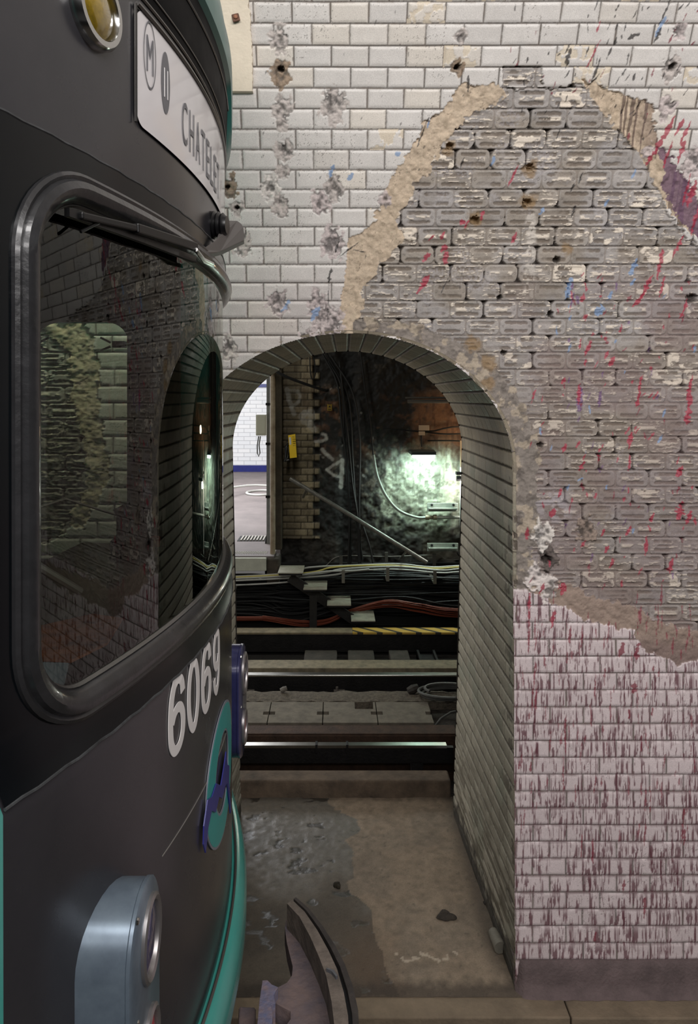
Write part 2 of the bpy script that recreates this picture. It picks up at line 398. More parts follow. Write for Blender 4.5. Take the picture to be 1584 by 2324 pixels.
for k, (bx, by, r, t) in enumerate([(635,92,24,0),(637,168,24,1),(640,250,26,0),(760,242,30,0),(645,340,22,0),(643,390,18,0),(612,428,24,2),(638,468,24,0),
        (757,428,26,0),(727,462,26,3),(520,425,24,1),(537,472,20,0),(548,552,26,0),(755,552,32,3),(632,688,27,3),(718,688,26,3),(745,732,40,3),(522,792,26,0),
        (1046,84,16,0),(1037,153,18,1),(1541,72,18,3),(1524,155,24,0),(1512,245,22,3),(1570,372,26,3),(872,455,20,3),(640,285,15,0),(700,770,22,3),(1245,1262,26,4),(1232,1215,26,2),(1215,1310,24,5),(1245,1335,26,5),(1330,1205,26,6),(1470,345,20,3)]):
    c_ = [(158,150,145),(120,102,84),(188,182,176),(166,155,153),(84,76,72),(186,178,174),(124,110,100)][t]
    blotch(bx, by, r, c_, seed=k, sy=1.35 if r > 20 else 1.0)
for bx, by, r in [(637,158,8),(1037,152,7),(1020,332,9),(1205,381,10),(1198,460,9),(1078,500,12),(1250,712,9),(1265,590,9),(1573,678,14),(537,471,6),(515,425,7),(1528,152,9),(1135,675,7),(1240,1270,12),(1228,1010,8),(1145,800,8)]:
    hole(bx, by, r)
for bx, by, r in [(1020,335,16),(1205,381,17),(1198,462,18),(1078,500,18),(1290,568,15),(1110,828,20),(1075,780,18),(1105,870,18)]:
    X, Sx = px2wall(bx, by); rm = r/F*D0*1.3; a = sub(X, Sx, rm, rm)
    m_ = sst(rm, rm*0.3, np.hypot(U[a]-X, S[a]-Sx)+(med[a]-0.5)*rm*2); cc[a] = mix(cc[a], m_*0.7, (150,122,84))
# white vertical run below the fixing at the top of the patch
a_m = sst(16, 6, np.abs(px-1205+wx*0.2))*sst(465, 500, py)*sst(720, 560, py)*sst(0.44, 0.52, fbm(U*60, S*34, 4, 301))
cc = mix(cc, a_m*0.8, (214,206,196))
a_m = sst(60, 10, np.abs(px-1255+wx))*sst(60, 20, np.abs(py-1160+wy*1.5))*sst(0.42, 0.55, fbm(U*30, S*30, 4, 302))
cc = mix(cc, a_m*0.5*m_strip, (196,190,196))
# splashes
def splat(bx, by, ln, wd, ang, col, seed, amt=0.92):
    X, Sx = px2wall(bx, by); L_ = ln/F*D0/2; W_ = wd/F*D0/2
    a = sub(X, Sx, L_*1.3+W_*2, L_*1.3+W_*2)
    dx = U[a]-X; dy = S[a]-Sx; ca, sa = math.cos(ang), math.sin(ang)
    p = dx*ca+dy*sa; q = -dx*sa+dy*ca
    q = q + (fbm(U[a]*60+seed, S[a]*60, 3, 400+seed)-0.5)*W_*1.6
    wv = W_*np.sqrt(np.clip(1-(p/L_)**2, 0, 1))*(0.45+0.9*vnoise(p*140+seed, p*0, 410+seed))
    m_ = sst(wv+0.0006, wv-0.0016, np.abs(q))*(np.abs(p) < L_)*amt
    cc[a] = mix(cc[a], m_, col); rg[a] = rg[a]*(1-m_)+0.4*m_
RED, BLU, BLK, PUR, DRD = (172,56,78), (134,160,196), (42,38,38), (118,88,128), (138,58,72)
UPR = math.radians(72)
for k, (bx, by, ln, wd, ang, c_) in enumerate([(1498,60,40,12,75,BLU),(1510,25,60,5,72,BLK),(1492,80,30,8,70,BLK),(1438,82,26,12,30,BLK),(1289,130,34,12,80,BLK),(1288,110,22,5,60,BLK),(1345,125,60,5,68,RED),(1358,60,24,5,78,RED),
        (1352,160,50,8,76,BLK),(1345,185,40,4,50,BLK),(1332,118,20,5,80,BLK),(1382,120,26,5,75,BLK),(1424,135,24,5,85,BLK),(1415,165,18,6,60,BLK),(1438,175,16,6,80,BLK),
        (1062,190,34,7,95,BLK),(960,300,70,5,70,BLK),(985,265,26,4,20,BLK),(790,568,60,5,35,BLK),(815,570,30,4,-10,BLK),(748,625,34,12,78,BLK),(745,680,110,3,88,BLK),(765,560,30,6,70,BLK),
        (752,388,30,12,72,BLU),(795,400,20,9,60,BLU),(903,348,14,10,20,BLU),(972,282,16,6,80,BLU),(648,695,34,14,60,BLU),(716,712,40,16,60,BLU),
        (1540,290,40,10,68,RED),(1500,320,110,14,66,RED),(1545,345,50,14,80,RED),(1555,300,50,8,70,RED),(1515,350,60,8,80,RED),(1570,440,60,14,80,RED),(1560,430,70,7,85,RED),(1578,500,70,10,80,RED),
        (1008,565,20,14,60,RED),(980,540,18,8,50,RED),(1012,585,30,14,80,RED),(968,585,26,14,40,RED),(965,640,40,14,60,RED),(955,655,30,10,50,RED),(1005,535,20,8,70,RED),(1060,510,20,12,60,RED),(1095,490,24,9,75,RED),
        (1050,505,14,16,30,RED),(1168,540,26,12,68,RED),(1165,400,50,6,66,RED),(1010,648,40,4,66,BLK),(1268,305,24,5,70,BLK),(1300,425,22,7,72,BLK),(1303,480,26,8,76,BLK),(1318,405,26,5,75,BLK),(1050,370,26,6,70,BLK),
        (1120,365,24,8,70,BLU),(1440,605,40,14,66,BLU),(1438,640,20,8,50,BLU),(1378,460,18,8,60,BLU),(1440,395,24,6,66,BLU),(1292,655,50,16,80,BLU),(1386,672,24,10,66,BLU),(1362,705,26,26,40,BLU),(1230,480,20,10,60,BLU),
        (1470,650,60,14,66,RED),(1452,680,44,12,55,RED),(1500,600,70,12,85,RED),(1540,560,60,10,70,RED),(1505,650,50,8,80,RED),(1555,700,50,12,70,RED),(1325,675,22,12,70,RED),(1300,650,18,6,80,PUR),(1300,680,34,8,80,PUR),
        (1318,780,26,7,80,RED),(1336,790,40,12,66,RED),(1390,820,26,12,60,RED),(1317,905,60,16,85,PUR),(1315,895,50,9,85,RED),(1363,905,40,9,85,PUR),(1450,905,40,10,80,RED),(1455,870,40,9,80,RED),(1565,930,70,16,82,RED),(1567,880,60,9,80,RED),
        (1213,895,24,8,72,RED),(1280,865,18,10,60,RED),(1282,1018,24,12,60,RED),(1323,1058,26,12,66,RED),(1432,1000,40,14,80,RED),(1430,1050,40,8,85,RED),(1545,1070,30,18,60,RED),(1255,1165,24,14,70,RED),(1198,1212,30,10,86,RED),
        (1272,1120,24,8,70,RED),(1545,1160,46,22,75,RED),(1565,1175,34,14,75,RED),(1482,1175,24,10,70,RED),(1370,1210,20,8,70,RED),(1428,1205,26,9,60,RED),(1468,1240,46,10,85,RED),(1325,1235,20,8,60,RED),(1378,1248,20,12,60,RED),
        (1525,1285,36,14,75,RED),(1390,1280,26,8,70,RED),(1200,1375,60,9,88,RED),(1255,1405,44,10,80,RED),(1278,1338,30,16,60,RED),(1230,1335,30,10,70,RED),(1410,1475,36,12,75,DRD),(1445,1478,40,16,82,DRD),(1438,1560,30,14,80,DRD),
        (1293,1440,40,8,85,DRD),(1204,1740,24,7,86,DRD),(1178,1735,24,6,86,DRD),(1427,1620,22,9,85,DRD),(1480,1615,20,6,85,DRD),(1552,1848,26,9,85,DRD),(1553,1900,40,8,88,DRD),(1350,2125,26,8,80,DRD),(1415,2010,30,8,86,DRD),(1320,1920,60,6,88,DRD),
        (1282,1665,90,6,90,DRD),(1278,1760,90,5,90,DRD),(1210,1560,120,5,86,DRD),(1200,1430,110,5,88,DRD),(1350,1560,60,5,88,DRD),(1345,1930,60,7,88,DRD),(1462,2060,50,9,86,DRD)]):
    splat(bx, by, ln, wd*0.85, math.radians(ang), c_, k, 0.85)
for k in range(150):
    bx = R.uniform(1180, 1590); by = R.uniform(620, 1330)
    if bx < 1180 + (900-by)*0.4: continue
    splat(bx, by, R.uniform(6, 24), R.uniform(2.5, 7), math.radians(R.gauss(75, 14)), R.choice([RED, RED, RED, DRD, PUR, BLU]), 200+k, 0.8)
for k in range(90):
    splat(R.uniform(1150, 1590), R.uniform(10, 330), R.uniform(5, 20), R.uniform(2, 4.5), math.radians(R.gauss(70, 15)), R.choice([BLK, BLK, BLK, DRD]), 500+k, 0.85)
for k in range(60):
    splat(R.uniform(560, 1100), R.uniform(20, 740), R.uniform(4, 12), R.uniform(1.5, 3.5), math.radians(R.gauss(72, 20)), BLK, 700+k, 0.6)
for k in range(110):
    splat(R.uniform(1170, 1590), R.uniform(1350, 1900), R.uniform(14, 60), R.uniform(2.5, 5), math.radians(R.gauss(88, 3)), DRD, 800+k, 0.75)
# shape it
nz = np.gradient(s2z(ss), ss)[:, None]; nd = np.gradient(wdepth(s2z(ss)), ss)[:, None]
P = np.stack([U, Dp - hh*nz, Z + hh*nd], -1)
P[..., 1] += (big-0.5)*0.012
fc = lambda a: 0.25*(a[:-1, :-1]+a[1:, :-1]+a[:-1, 1:]+a[1:, 1:])
eac = fc(ea); zc = fc(Z)
keep = ~((eac < 1.0)) & ~((zc < 0.05) & (fc(U) > 5))
WM = attr_mat('glazed_wall_tile', 0.3, 260, 0.45)
relief('wall_front', P, cc, rg, WM, keep)
del P, c_t, c_s, c_p, c_m, cc, hh, wx, wy, wx2, wy2, pxw, pyw

# ------------------------------------------------------------------ the arch reveal (jambs and soffit)
DB = D0/0.705
def prof(w_of, ax, zb, azz, ab, n_j, n_a):
    pts = []
    for i in range(n_j): z = i/n_j*azz; pts.append((ax + w_of(z), z))
    for i in range(n_a+1):
        t = math.pi*i/n_a; pts.append((ax + w_of(azz)*math.cos(t), azz + ab*math.sin(t)))
    for i in range(n_j): z = azz*(1-(i+1)/n_j); pts.append((ax - w_of(z), z))
    return np.array(pts)
wf = lambda z: float(np.interp(z, [0.1, 2.1], [0.758, 0.748]))
wb = lambda z: float(np.interp(z, [0.1, 0.99, 2.1], [0.684, 0.715, 0.737]))
NJ, NA = 520, 480
pf = prof(wf, AX, 0, AZ, AB, NJ, NA); pb = prof(wb, 0.0794, 0, AZ, 0.615, NJ, NA)
sl_ = np.concatenate([[0], np.cumsum(np.hypot(*np.diff(pf, axis=0).T))])
TT = np.linspace(0, 1, 300)
Sg, Tg = np.meshgrid(sl_, TT, indexing='ij')
Dg = D0 + (DB-D0)*Tg
front_d = wdepth(pf[:, 1])[:, None]
Dg = front_d + (DB - front_d)*Tg
Xg = pf[:, 0][:, None]*(1-Tg) + pb[:, 0][:, None]*Tg
Zg = pf[:, 1][:, None]*(1-Tg) + pb[:, 1][:, None]*Tg
dep = Tg*(DB-D0)
bead = sst(0.028, 0.012, dep)
row = np.floor((Sg+0.02)/0.0766); v = (Sg+0.02)/0.0766-row
tw = 0.118
uf = (dep-0.03)/tw + 0.5*np.mod(row, 2) + (_h(row, row*0, 5)-0.5)*0.3; um = np.floor(uf); u = uf-um
ux = np.minimum(u, 1-u)*tw; vv = np.minimum(v, 1-v)*0.0766
med = fbm(Sg*24, dep*24, 4, 12); fine = fbm(Sg*110, dep*110, 3, 13)
rt = _h(um, row, 31); rt2 = _h(um, row, 32)
jw = sst(0.0078, 0.0044, vv+(fine-0.5)*0.004); jv = sst(0.0026, 0.0008, ux)
jm = np.maximum(jw, jv*0.8)*(1-bead)
arch = sst(2.25, 2.45, Zg)
hgt = -jm*0.006 - (rt-0.5)*0.003*(1-bead)*(1-0.7*arch) + (1-jm)*(vv/0.0766)*0.004*(1-bead)*(1-arch) + (fine-0.5)*0.0012
ribs = arch*(1-bead)*np.sin(Sg*900)*0.0006*sst(0.4, 0.6, med); hgt = hgt + ribs
cj = np.broadcast_to(lin((190,184,168)), Sg.shape+(3,)).astype(np.float32).copy()
cj = mix(cj, arch*0.55, (186,168,142))
cj *= (0.85+0.26*rt+0.3*(med-0.5))[..., None]
grn = sst(0.5, 0.65, fbm(Sg*3, dep*4, 3, 14))*0.5*(1-arch)
cj = mix(cj, grn, (158,164,148))
cj = mix(cj, jm*0.92, (84,76,66))
low = sst(1.0, 0.1, Zg)*(0.3+0.9*sst(0.42, 0.6, fbm(Sg*60, dep*9, 3, 15)))
cj = mix(cj, np.clip(low*0.7, 0, 1), (98,90,76))
cj = mix(cj, sst(0.16, 0.05, Zg+(med-0.5)*0.15)*0.9, (52,48,44))
dk = sst(0.15, 0.55, Tg*0+dep)*arch*0
stn = (fbm(Sg*14, dep*14, 4, 16) > 0.63)*(1-arch)*sst(0.35, 0.05, dep)
cj = mix(cj, stn*0.6, (70,62,54))
cj = mix(cj, bead*0.6, (162,150,132)); bj = bead*(np.abs(((Sg/0.152) % 1)-0.5) > 0.485)
cj = mix(cj, bj*0.8, (60,52,46))
mort = bead*sst(0.56, 0.6, med)*(1-arch)
cj = mix(cj, mort*0.9, (96,86,78)); hgt = hgt - mort*0.006
rgj = 0.34 + 0.4*med + jm*0.3 - arch*0.12 + (low*0.3)
# outward normal in profile plane
tx = np.gradient(pf[:, 0]); tz = np.gradient(pf[:, 1]); ln = np.hypot(tx, tz)
nx, nzv = (-tz/ln)[:, None], (tx/ln)[:, None]        # into the opening
Xo = Xg + nx*hgt; Zo = Zg + nzv*hgt
# rounded nose at the front edge: lip rises out of the opening and stands proud of the wall face
lip = sst(0.020, 0.0, dep)
Xo = Xo - nx*(lip**2)*0.014 ; Zo = Zo - nzv*(lip**2)*0.014
Yo = Dg - 0.007*sst(0.05, 0.0, dep) + 0.006*(lip**2)
relief('wall_opening', np.stack([Xo, Yo, Zo], -1), cj, rgj, attr_mat('glazed_reveal_tile', 0.35, 200, 0.5))

# ------------------------------------------------------------------ passage floor
xf = np.arange(-2.3, 2.3, 0.008); yf = np.arange(3.25, 4.90, 0.008)
Xf, Yf = np.meshgrid(xf, yf)
fx = VX+F*Xf/Yf; fy = VY+F*H/Yf
n1 = fbm(Xf*5, Yf*5, 5, 1); n2 = fbm(Xf*30, Yf*30, 4, 2); n3 = fbm(Xf*2, Yf*2, 3, 3)
cf = np.broadcast_to(lin((142,126,108)), Xf.shape+(3,)).astype(np.float32).copy()
cf = mix(cf, sst(0.45, 0.65, n1)*0.4, (120,110,98)); cf *= (0.76+0.62*(n2-0.3)+0.16*(fbm(Xf*70, Yf*70, 2, 9)-0.5))[..., None]
wetp = [(480,1800),(745,1800),(760,1835),(812,1862),(822,1890),(805,1920),(815,1990),(810,2030),(850,2110),(880,2200),(900,2260),(480,2260)]
wet = inpoly(fx+(n1-0.5)*80, fy+(n1-0.5)*50+(n2-0.5)*14, wetp)
upw = sst(2090, 1930, fy+(n1-0.5)*260)
wetf = wet*(0.65+0.35*upw)
cf = mix(cf, wetf*0.7, (84,84,80)); cf = mix(cf, wet*sst(1960, 2100, fy+(n1-.5)*90)*0.6, (58,52,44))
pud = wet*(fbm(Xf*9, Yf*14, 4, 6) > 0.655)
cf = mix(cf, pud*0.7, (44,42,38))
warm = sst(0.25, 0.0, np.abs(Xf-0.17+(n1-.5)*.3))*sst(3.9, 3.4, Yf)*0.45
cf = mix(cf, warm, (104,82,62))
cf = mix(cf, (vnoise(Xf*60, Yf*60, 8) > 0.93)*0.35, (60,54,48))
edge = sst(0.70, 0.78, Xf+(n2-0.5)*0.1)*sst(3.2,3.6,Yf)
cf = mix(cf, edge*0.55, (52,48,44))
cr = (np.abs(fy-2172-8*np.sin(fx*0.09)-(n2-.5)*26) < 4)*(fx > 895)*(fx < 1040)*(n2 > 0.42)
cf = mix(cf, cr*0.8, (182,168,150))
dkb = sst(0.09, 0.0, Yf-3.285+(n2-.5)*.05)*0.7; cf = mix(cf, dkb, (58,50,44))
Zf = (n1-0.5)*0.014 + (n2-0.5)*0.006 - pud*0.003
rf = np.where(pud > 0, 0.36, 0.86 - 0.34*wet*upw - 0.5*wet*upw*(n2-0.5))
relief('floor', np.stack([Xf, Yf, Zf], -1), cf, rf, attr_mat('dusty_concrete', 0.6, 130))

CONC = mat('kerb_concrete', (128,116,100), 0.9, noise=0.35, nscale=9, bump=0.4, bscale=50)
CONC_D = mat('dirty_concrete', (84,76,66), 0.9, noise=0.45, nscale=8, bump=0.5, bscale=50)
m = MB()
m.box((0.31, 3.27, -0.005), (4.5, 3.318, 0.118)); m.add([(0.815,3.30,0.0),(0.815,3.9,0),(0.83,3.9,0.1),(0.83,3.30,0.12)], [(0,1,2,3)])
m = MB()
vs = []
xb = np.arange(0.815, 4.5, 0.012); prf = [(3.302,0.131),(3.285,0.128),(3.275,0.11),(3.27,0.05),(3.262,0.02),(3.235,-0.005)]
for x in xb:
    for k, (yy, zz) in enumerate(prf):
        n_ = (math.sin(x*37)+math.sin(x*91+k))*0.0018
        t_ = min(1.0, (x-0.815)/0.05)
        vs.append((x if k < 99 else x, yy+n_+(1-t_)**2*0.05, zz))
nn = len(prf)
fs = [(i*nn+k, (i+1)*nn+k, (i+1)*nn+k+1, i*nn+k+1) for i in range(len(xb)-1) for k in range(nn-1)]
m.add(vs, fs)
struct('baseboard_front', m, mat('plinth_render', (118,102,102), 0.9, noise=0.3, nscale=7, bump=0.5, bscale=80), smooth=True)
# near kerb: slabs at the edge of the trackway
kerb_m = mat('kerb_slab', (138,122,102), 0.88, noise=0.25, nscale=6, bump=0.35, bscale=60)
XJ = (1287-VX)/F*3.2
for k, (x0, x1) in enumerate([(-4.2, -1.2), (-1.195, XJ-0.003), (XJ+0.003, 4.6)]):
    struct('trim_%d' % (k+1), MB().box((x0, 3.145, -0.30), (x1, 3.262, -0.004 - 0.003*(k == 2))), kerb_m, bevel=0.006)
struct('floor_trackway', MB().box((-4.2, -0.6, -0.35), (4.6, 3.15, -0.30)), CONC_D)

# ------------------------------------------------------------------ near side of the station: platform, vault, ends
wt = mat('plain_white_tile', (200,194,188), 0.4, noise=0.15, nscale=5)
m = MB(); vs = []; N = 20
zt = 5.2; yt = float(wdepth(np.array(5.05)))
for x in (-4.2, 4.6):
    for i in range(N+1):
        t = i/N; yy = yt+(-4.4-yt)*t; vs.append((x, yy, 5.02 + 0.75*math.sin(math.pi*t)*1.0))
m.add(vs, [(i, i+1, N+1+i+1, N+1+i) for i in range(N)])
struct('ceiling', m, wt)
struct('wall_platform', MB().box((-4.2, -4.5, 0.9), (4.6, -4.4, 5.05)), mat('darkened_back_wall', (58,58,62), 0.8, noise=0.4, nscale=1.5))  # colour darkened so the train front reflects dark surroundings
struct('floor_station_platform', MB().box((-4.2, -4.4, -0.3), (4.6, -0.6, 1.0)), mat('asphalt', (48,47,48), 0.8, noise=0.2))
struct('wall_right', MB().box((4.55, -4.4, -0.35), (4.65, 3.4, 5.9)), mat('painted_tunnel_dark', (40,40,40), 0.9))  # end wall coloured dark to stand for the unlit tunnel beyond
dkt = mat('painted_tunnel_dark', (46,44,44), 0.9)
struct('wall_left', MB().box((-4.3, -4.4, -0.35), (-4.2, 3.4, 5.9)), dkt)
# ------------------------------------------------------------------ second track space behind the wall
soot = mat('sooty_render', (58,52,46), 0.9, noise=0.5, nscale=3, bump=0.5, bscale=30)
m = MB()
hb = []
ths = np.linspace(0, math.pi, 49)
ap = [(0.0794+0.737*math.cos(t), AZ+0.615*math.sin(t)) for t in ths]
m.add([(0.0794+wb(0), DB+0.0, 0), (4.6, DB, 0), (4.6, DB, AZ), (0.0794+wb(AZ), DB, AZ), (4.6, DB, 5.0)], [(0,1,2,3)])
for i in range(48):
    (xa, za), (xb_, zb) = ap[i], ap[i+1]
    m.add([(xa, DB, za), (xa, DB, 5.0), (xb_, DB, 5.0), (xb_, DB, zb)], [(0,1,2,3)])
m.add([(0.0794+wb(AZ), DB, AZ), (4.6, DB, AZ), (4.6, DB, 5.0), (0.0794+0.737, DB, 5.0)], [(0,1,2,3)])
m.add([(0.0794-wb(0), DB, 0), (-4.2, DB, 0), (-4.2, DB, AZ), (0.0794-wb(AZ), DB, AZ)], [(0,1,2,3)])
m.add([(0.0794-0.737, DB, AZ), (-4.2, DB, AZ), (-4.2, DB, 5.0), (0.0794-0.737, DB, 5.0)], [(0,1,2,3)])
struct('wall_tunnel', m, soot)
struct('ceiling_tunnel', MB().box((-4.2, 3.0, 5.0), (4.6, 8.7, 5.1)), soot)
struct('wall_tunnel_right', MB().box((4.6, 3.4, -0.3), (4.7, 8.7, 5.1)), soot)
struct('wall_tunnel_left', MB().box((-4.3, 3.4, -0.3), (-4.2, 8.2, 5.1)), soot)
# kerb at the far side of the passage
kz = 0.115
m = MB(); m.box((-4.2, 4.885, -0.25), (0.0794+0.70, 5.03, kz))
struct('trim_4', m, mat('old_kerb', (112,96,80), 0.9, noise=0.45, nscale=7, bump=0.7, bscale=30), bevel=0.012)
struct('floor_tunnel', MB().box((-4.2, 4.6, -0.36), (4.6, 8.4, -0.26)), mat('black_ballast', (38,34,30), 0.95, noise=0.5, nscale=20, bump=1.0, bscale=40))

# ------------------------------------------------------------------ track of the second tunnel
rust = mat('rusty_steel', (84,62,48), 0.75, 0.3, noise=0.4, nscale=12, bump=0.4)
dsteel = mat('dark_steel', (40,38,38), 0.55, 0.5, noise=0.4, nscale=10, bump=0.3)
shiny = mat('polished_rail_head', (200,198,192), 0.28, 1.0, noise=0.15, nscale=8)
XR = (1013-VX)/F*5.32
# near guide bar and running rail
g = empty('guide_bar', (0, 5.35, 0.0), 'bright polished guide bar nearest the arched passage, ending at the right', 'rail')
MB().box((-4.1, 5.30, 0.135), (XR, 5.352, 0.155)).build('running_face', shiny, g)
MB().box((-4.1, 5.31, 0.02), (XR+0.05, 5.345, 0.134)).build('web', dsteel, g)
for jx in (718, 788):
    x = (jx-VX)/F*5.3; MB().box((x-0.008, 5.296, 0.10), (x+0.008, 5.357, 0.161)).build('joint_plate', dsteel, g)
for sx in (-3.2, -2.0, -0.8, 0.6):
    MB().box((sx-0.04, 5.28, -0.26), (sx+0.04, 5.38, 0.03)).build('support', dsteel, g)
thing('roller_path', MB().box((-4.1, 5.60, -0.26), (0.95, 5.79, 0.088)).box((-4.1, 5.61, 0.08), (0.95, 5.635, 0.100)),
      rust, 'rust brown steel running beam between the bright bar and the concrete slabs', 'rail', bevel=0.004)
m = MB().box((0.955, 5.2, -0.26), (1.03, 5.62, 0.09))
thing('end_block', m, dsteel, 'dark steel block where the near bars end beside the tiled pier', 'block', bevel=0.006)
slab_m = mat('slab_concrete', (128,120,106), 0.88, noise=0.3, nscale=10, bump=0.5, bscale=45)
edges = [520, 606, 732, 858, 986]
ysl0, ysl1, zs = 5.80, 6.20, 0.10
def gx(p, y): return (p-VX)/F*y
for k in range(4):
    x0, x1 = gx(edges[k], ysl0)+0.004, gx(edges[k+1], ysl0)-0.004
    o = 0.045
    poly = [(x0, ysl0, zs), (x1, ysl0, zs), (x1, ysl0+0.15, zs), (x1-o, ysl0+0.15, zs), (x1-o, ysl0+0.21, zs), (x1, ysl0+0.21, zs), (x1, ysl1, zs), (x0, ysl1, zs),
            (x0, ysl0+0.21, zs), (x0+o, ysl0+0.21, zs), (x0+o, ysl0+0.15, zs), (x0, ysl0+0.15, zs)]
    if k == 2:
        c = 0.245; cw = 0.078
        mb = MB()
        mb.prism(poly[:7-0] [:7] + [(c+cw, ysl1, zs), (c+cw, 6.06, zs), (c-cw, 6.06, zs), (c-cw, ysl1, zs)] + poly[7:], (0, 0, -0.07))
    else: mb = MB().prism(poly, (0, 0, -0.07))
    thing('concrete_slab', mb, slab_m, ['leftmost concrete cover slab between the rails, half hidden by the train',
        'second concrete cover slab from the left, between the rails', 'concrete cover slab with a black rectangular hole at its back edge',
        'rightmost concrete cover slab, next to the coiled hose and pier'][k], 'slab', 'cover slabs between the rails')
struct('floor_slab_bed', MB().box((-4.1, 5.70, -0.26), (4.5, 6.48, 0.028)), mat('bed_grit', (64,58,50), 0.95, noise=0.5, nscale=25, bump=1.0, bscale=60))
# strip of grit behind slabs, raised
gm = MB(); xs_ = np.arange(-4.0, 1.6, 0.05)
vs = []; pr = [(6.21, 0.03), (6.215, 0.098), (6.33, 0.112), (6.43, 0.10), (6.46, 0.03)]
for x in xs_:
    for k, (yy, zz) in enumerate(pr): vs.append((x, yy, zz+R.uniform(-.008, .008)*(0 < k < 4)))
fs = [(i*5+k, (i+1)*5+k, (i+1)*5+k+1, i*5+k+1) for i in range(len(xs_)-1) for k in range(4)]
gm.add(vs, fs)
tag(gm.build('trackside_grit', mat('grit', (118,108,94), 0.95, noise=0.45, nscale=30, bump=1.0, bscale=70), smooth=True),
    'strip of pale grit lying behind the concrete slabs', 'grit', kind='stuff')
# far running rail (I section), beige beam, guide beam
g = empty('running_rail', (0, 6.8, 0.0), 'dark steel rail with a thin shiny top edge behind the grit strip', 'rail')
MB().box((-4.1, 6.60, -0.26), (4.5, 6.66, 0.16)).box((-4.1, 6.55, -0.02), (4.5, 6.72, 0.02)).build('web', dsteel, g)
MB().box((-4.1, 6.60, 0.161), (4.5, 6.67, 0.180)).build('rail_head', shiny, g, bevel=0.004)
for cx in (562, 770):
    x = gx(cx, 6.5); mb = MB().box((x-0.05, 6.50, 0.02), (x+0.05, 6.60, 0.05)).lathe((x-0.02, 6.53, 0.05), (0, 0, 1), [(0, 0.022), (0.02, 0.022), (0.02, 0.012), (0.05, 0.012)], 8)
    mb.build('rail_clip', mat('clip_steel', (110,104,98), 0.6, 0.5), g)
beige = mat('worn_wooden_beam', (150,138,112), 0.75, noise=0.35, nscale=14, bump=0.3)
thing('track_beam', MB().box((-4.1, 6.80, -0.26), (4.5, 7.02, 0.17)), beige, 'beige flat-topped beam running behind the shiny-edged rail', 'beam', bevel=0.006)
struct('floor_far_ballast', MB().box((-4.1, 7.02, -0.26), (4.5, 8.3, 0.06)), mat('black_ballast', (38,34,30)))
blocks = mat('sleeper_block', (78,72,64), 0.9, noise=0.4, nscale=12, bump=0.5)
for k, (a, b) in enumerate([(690, 765), (790, 850), (885, 930)]):
    thing('sleeper_block', MB().box((gx(a, 7.2), 7.06, 0.06), (gx(b, 7.2), 7.40, 0.135)), blocks,
          ['broken pale block under the dark guide beam, left of three', 'pale block under the dark guide beam, middle of three', 'squared pale block under the dark guide beam, right of three'][k], 'block', 'blocks under the guide beam', bevel=0.01)
thing('beam_bracket', MB().box((gx(950, 7.2), 7.08, 0.06), (gx(955, 7.2), 7.4, 0.14)).box((gx(987, 7.2), 7.08, 0.06), (gx(992, 7.2), 7.4, 0.14)).box((gx(950, 7.2), 7.1, 0.06), (gx(992, 7.2), 7.4, 0.10)),
      dsteel, 'black bracket holding the dark guide beam near the pier', 'bracket')
g = empty('guide_beam', (0, 7.5, 0.0), 'dark steel guide beam with yellow and black hazard striping on top', 'rail')
MB().box((-4.1, 7.46, 0.09), (4.5, 7.60, 0.275)).build('beam', dsteel, g, bevel=0.005)
def stripes(name):
    mt = bpy.data.materials.new(name); mt.use_nodes = True; nt = mt.node_tree; b = nt.nodes['Principled BSDF']; b.inputs['Roughness'].default_value = 0.6
    tc = nt.nodes.new('ShaderNodeTexCoord'); sp = nt.nodes.new('ShaderNodeSeparateXYZ'); nt.links.new(tc.outputs['Object'], sp.inputs[0])
    a = nt.nodes.new('ShaderNodeMath'); a.operation = 'MULTIPLY_ADD'; nt.links.new(sp.outputs['Y'], a.inputs[0]); a.inputs[1].default_value = 1.2; nt.links.new(sp.outputs['X'], a.inputs[2])
    f = nt.nodes.new('ShaderNodeMath'); f.operation = 'PINGPONG'; nt.links.new(a.outputs[0], f.inputs[0]); f.inputs[1].default_value = 0.10
    c = nt.nodes.new('ShaderNodeMath'); c.operation = 'GREATER_THAN'; nt.links.new(f.outputs[0], c.inputs[0]); c.inputs[1].default_value = 0.03
    mx = nt.nodes.new('ShaderNodeMix'); mx.data_type = 'RGBA'; nt.links.new(c.outputs[0], mx.inputs[0])
    mx.inputs[6].default_value = L4((60,54,44)); mx.inputs[7].default_value = L4((196,160,70))
    nt.links.new(mx.outputs[2], b.inputs['Base Color']); return mt
MB().box((gx(800, 7.5), 7.45, 0.277), (4.5, 7.61, 0.297)).build('hazard_strip', stripes('hazard_stripes'), g)
MB().box((-4.1, 7.45, 0.277), (gx(800, 7.5)-0.002, 7.61, 0.295)).build('wooden_cap', mat('cap_wood', (150,136,108), 0.8, noise=0.4, nscale=10), g)
# coiled hose by the pier
m = MB(); pts = []
for i in range(150):
    t = i/150; a = t*2*math.pi*2.6; rr = 0.20-0.03*t
    pts.append((0.98+rr*1.35*math.cos(a)+0.03*t, 6.28+rr*0.75*math.sin(a), 0.135+0.02*math.sin(a*0.5)+0.03*t))
m.tube(pts, 0.013, 8)
thing('hose_coil', m, mat('hose_rubber', (96,96,92), 0.5, noise=0.2), 'loose coil of grey hose lying beside the tiled pier', 'hose', smooth=True)
m = MB(); m.tube([(0.80, 5.86, 0.04), (0.86, 5.90, 0.09), (0.95, 5.95, 0.12), (1.1, 6.0, 0.12)], 0.009, 8)
thing('hose', m, mat('hose_rubber', (96,96,92)), 'short grey hose bending up right of the concrete slabs', 'hose', smooth=True)
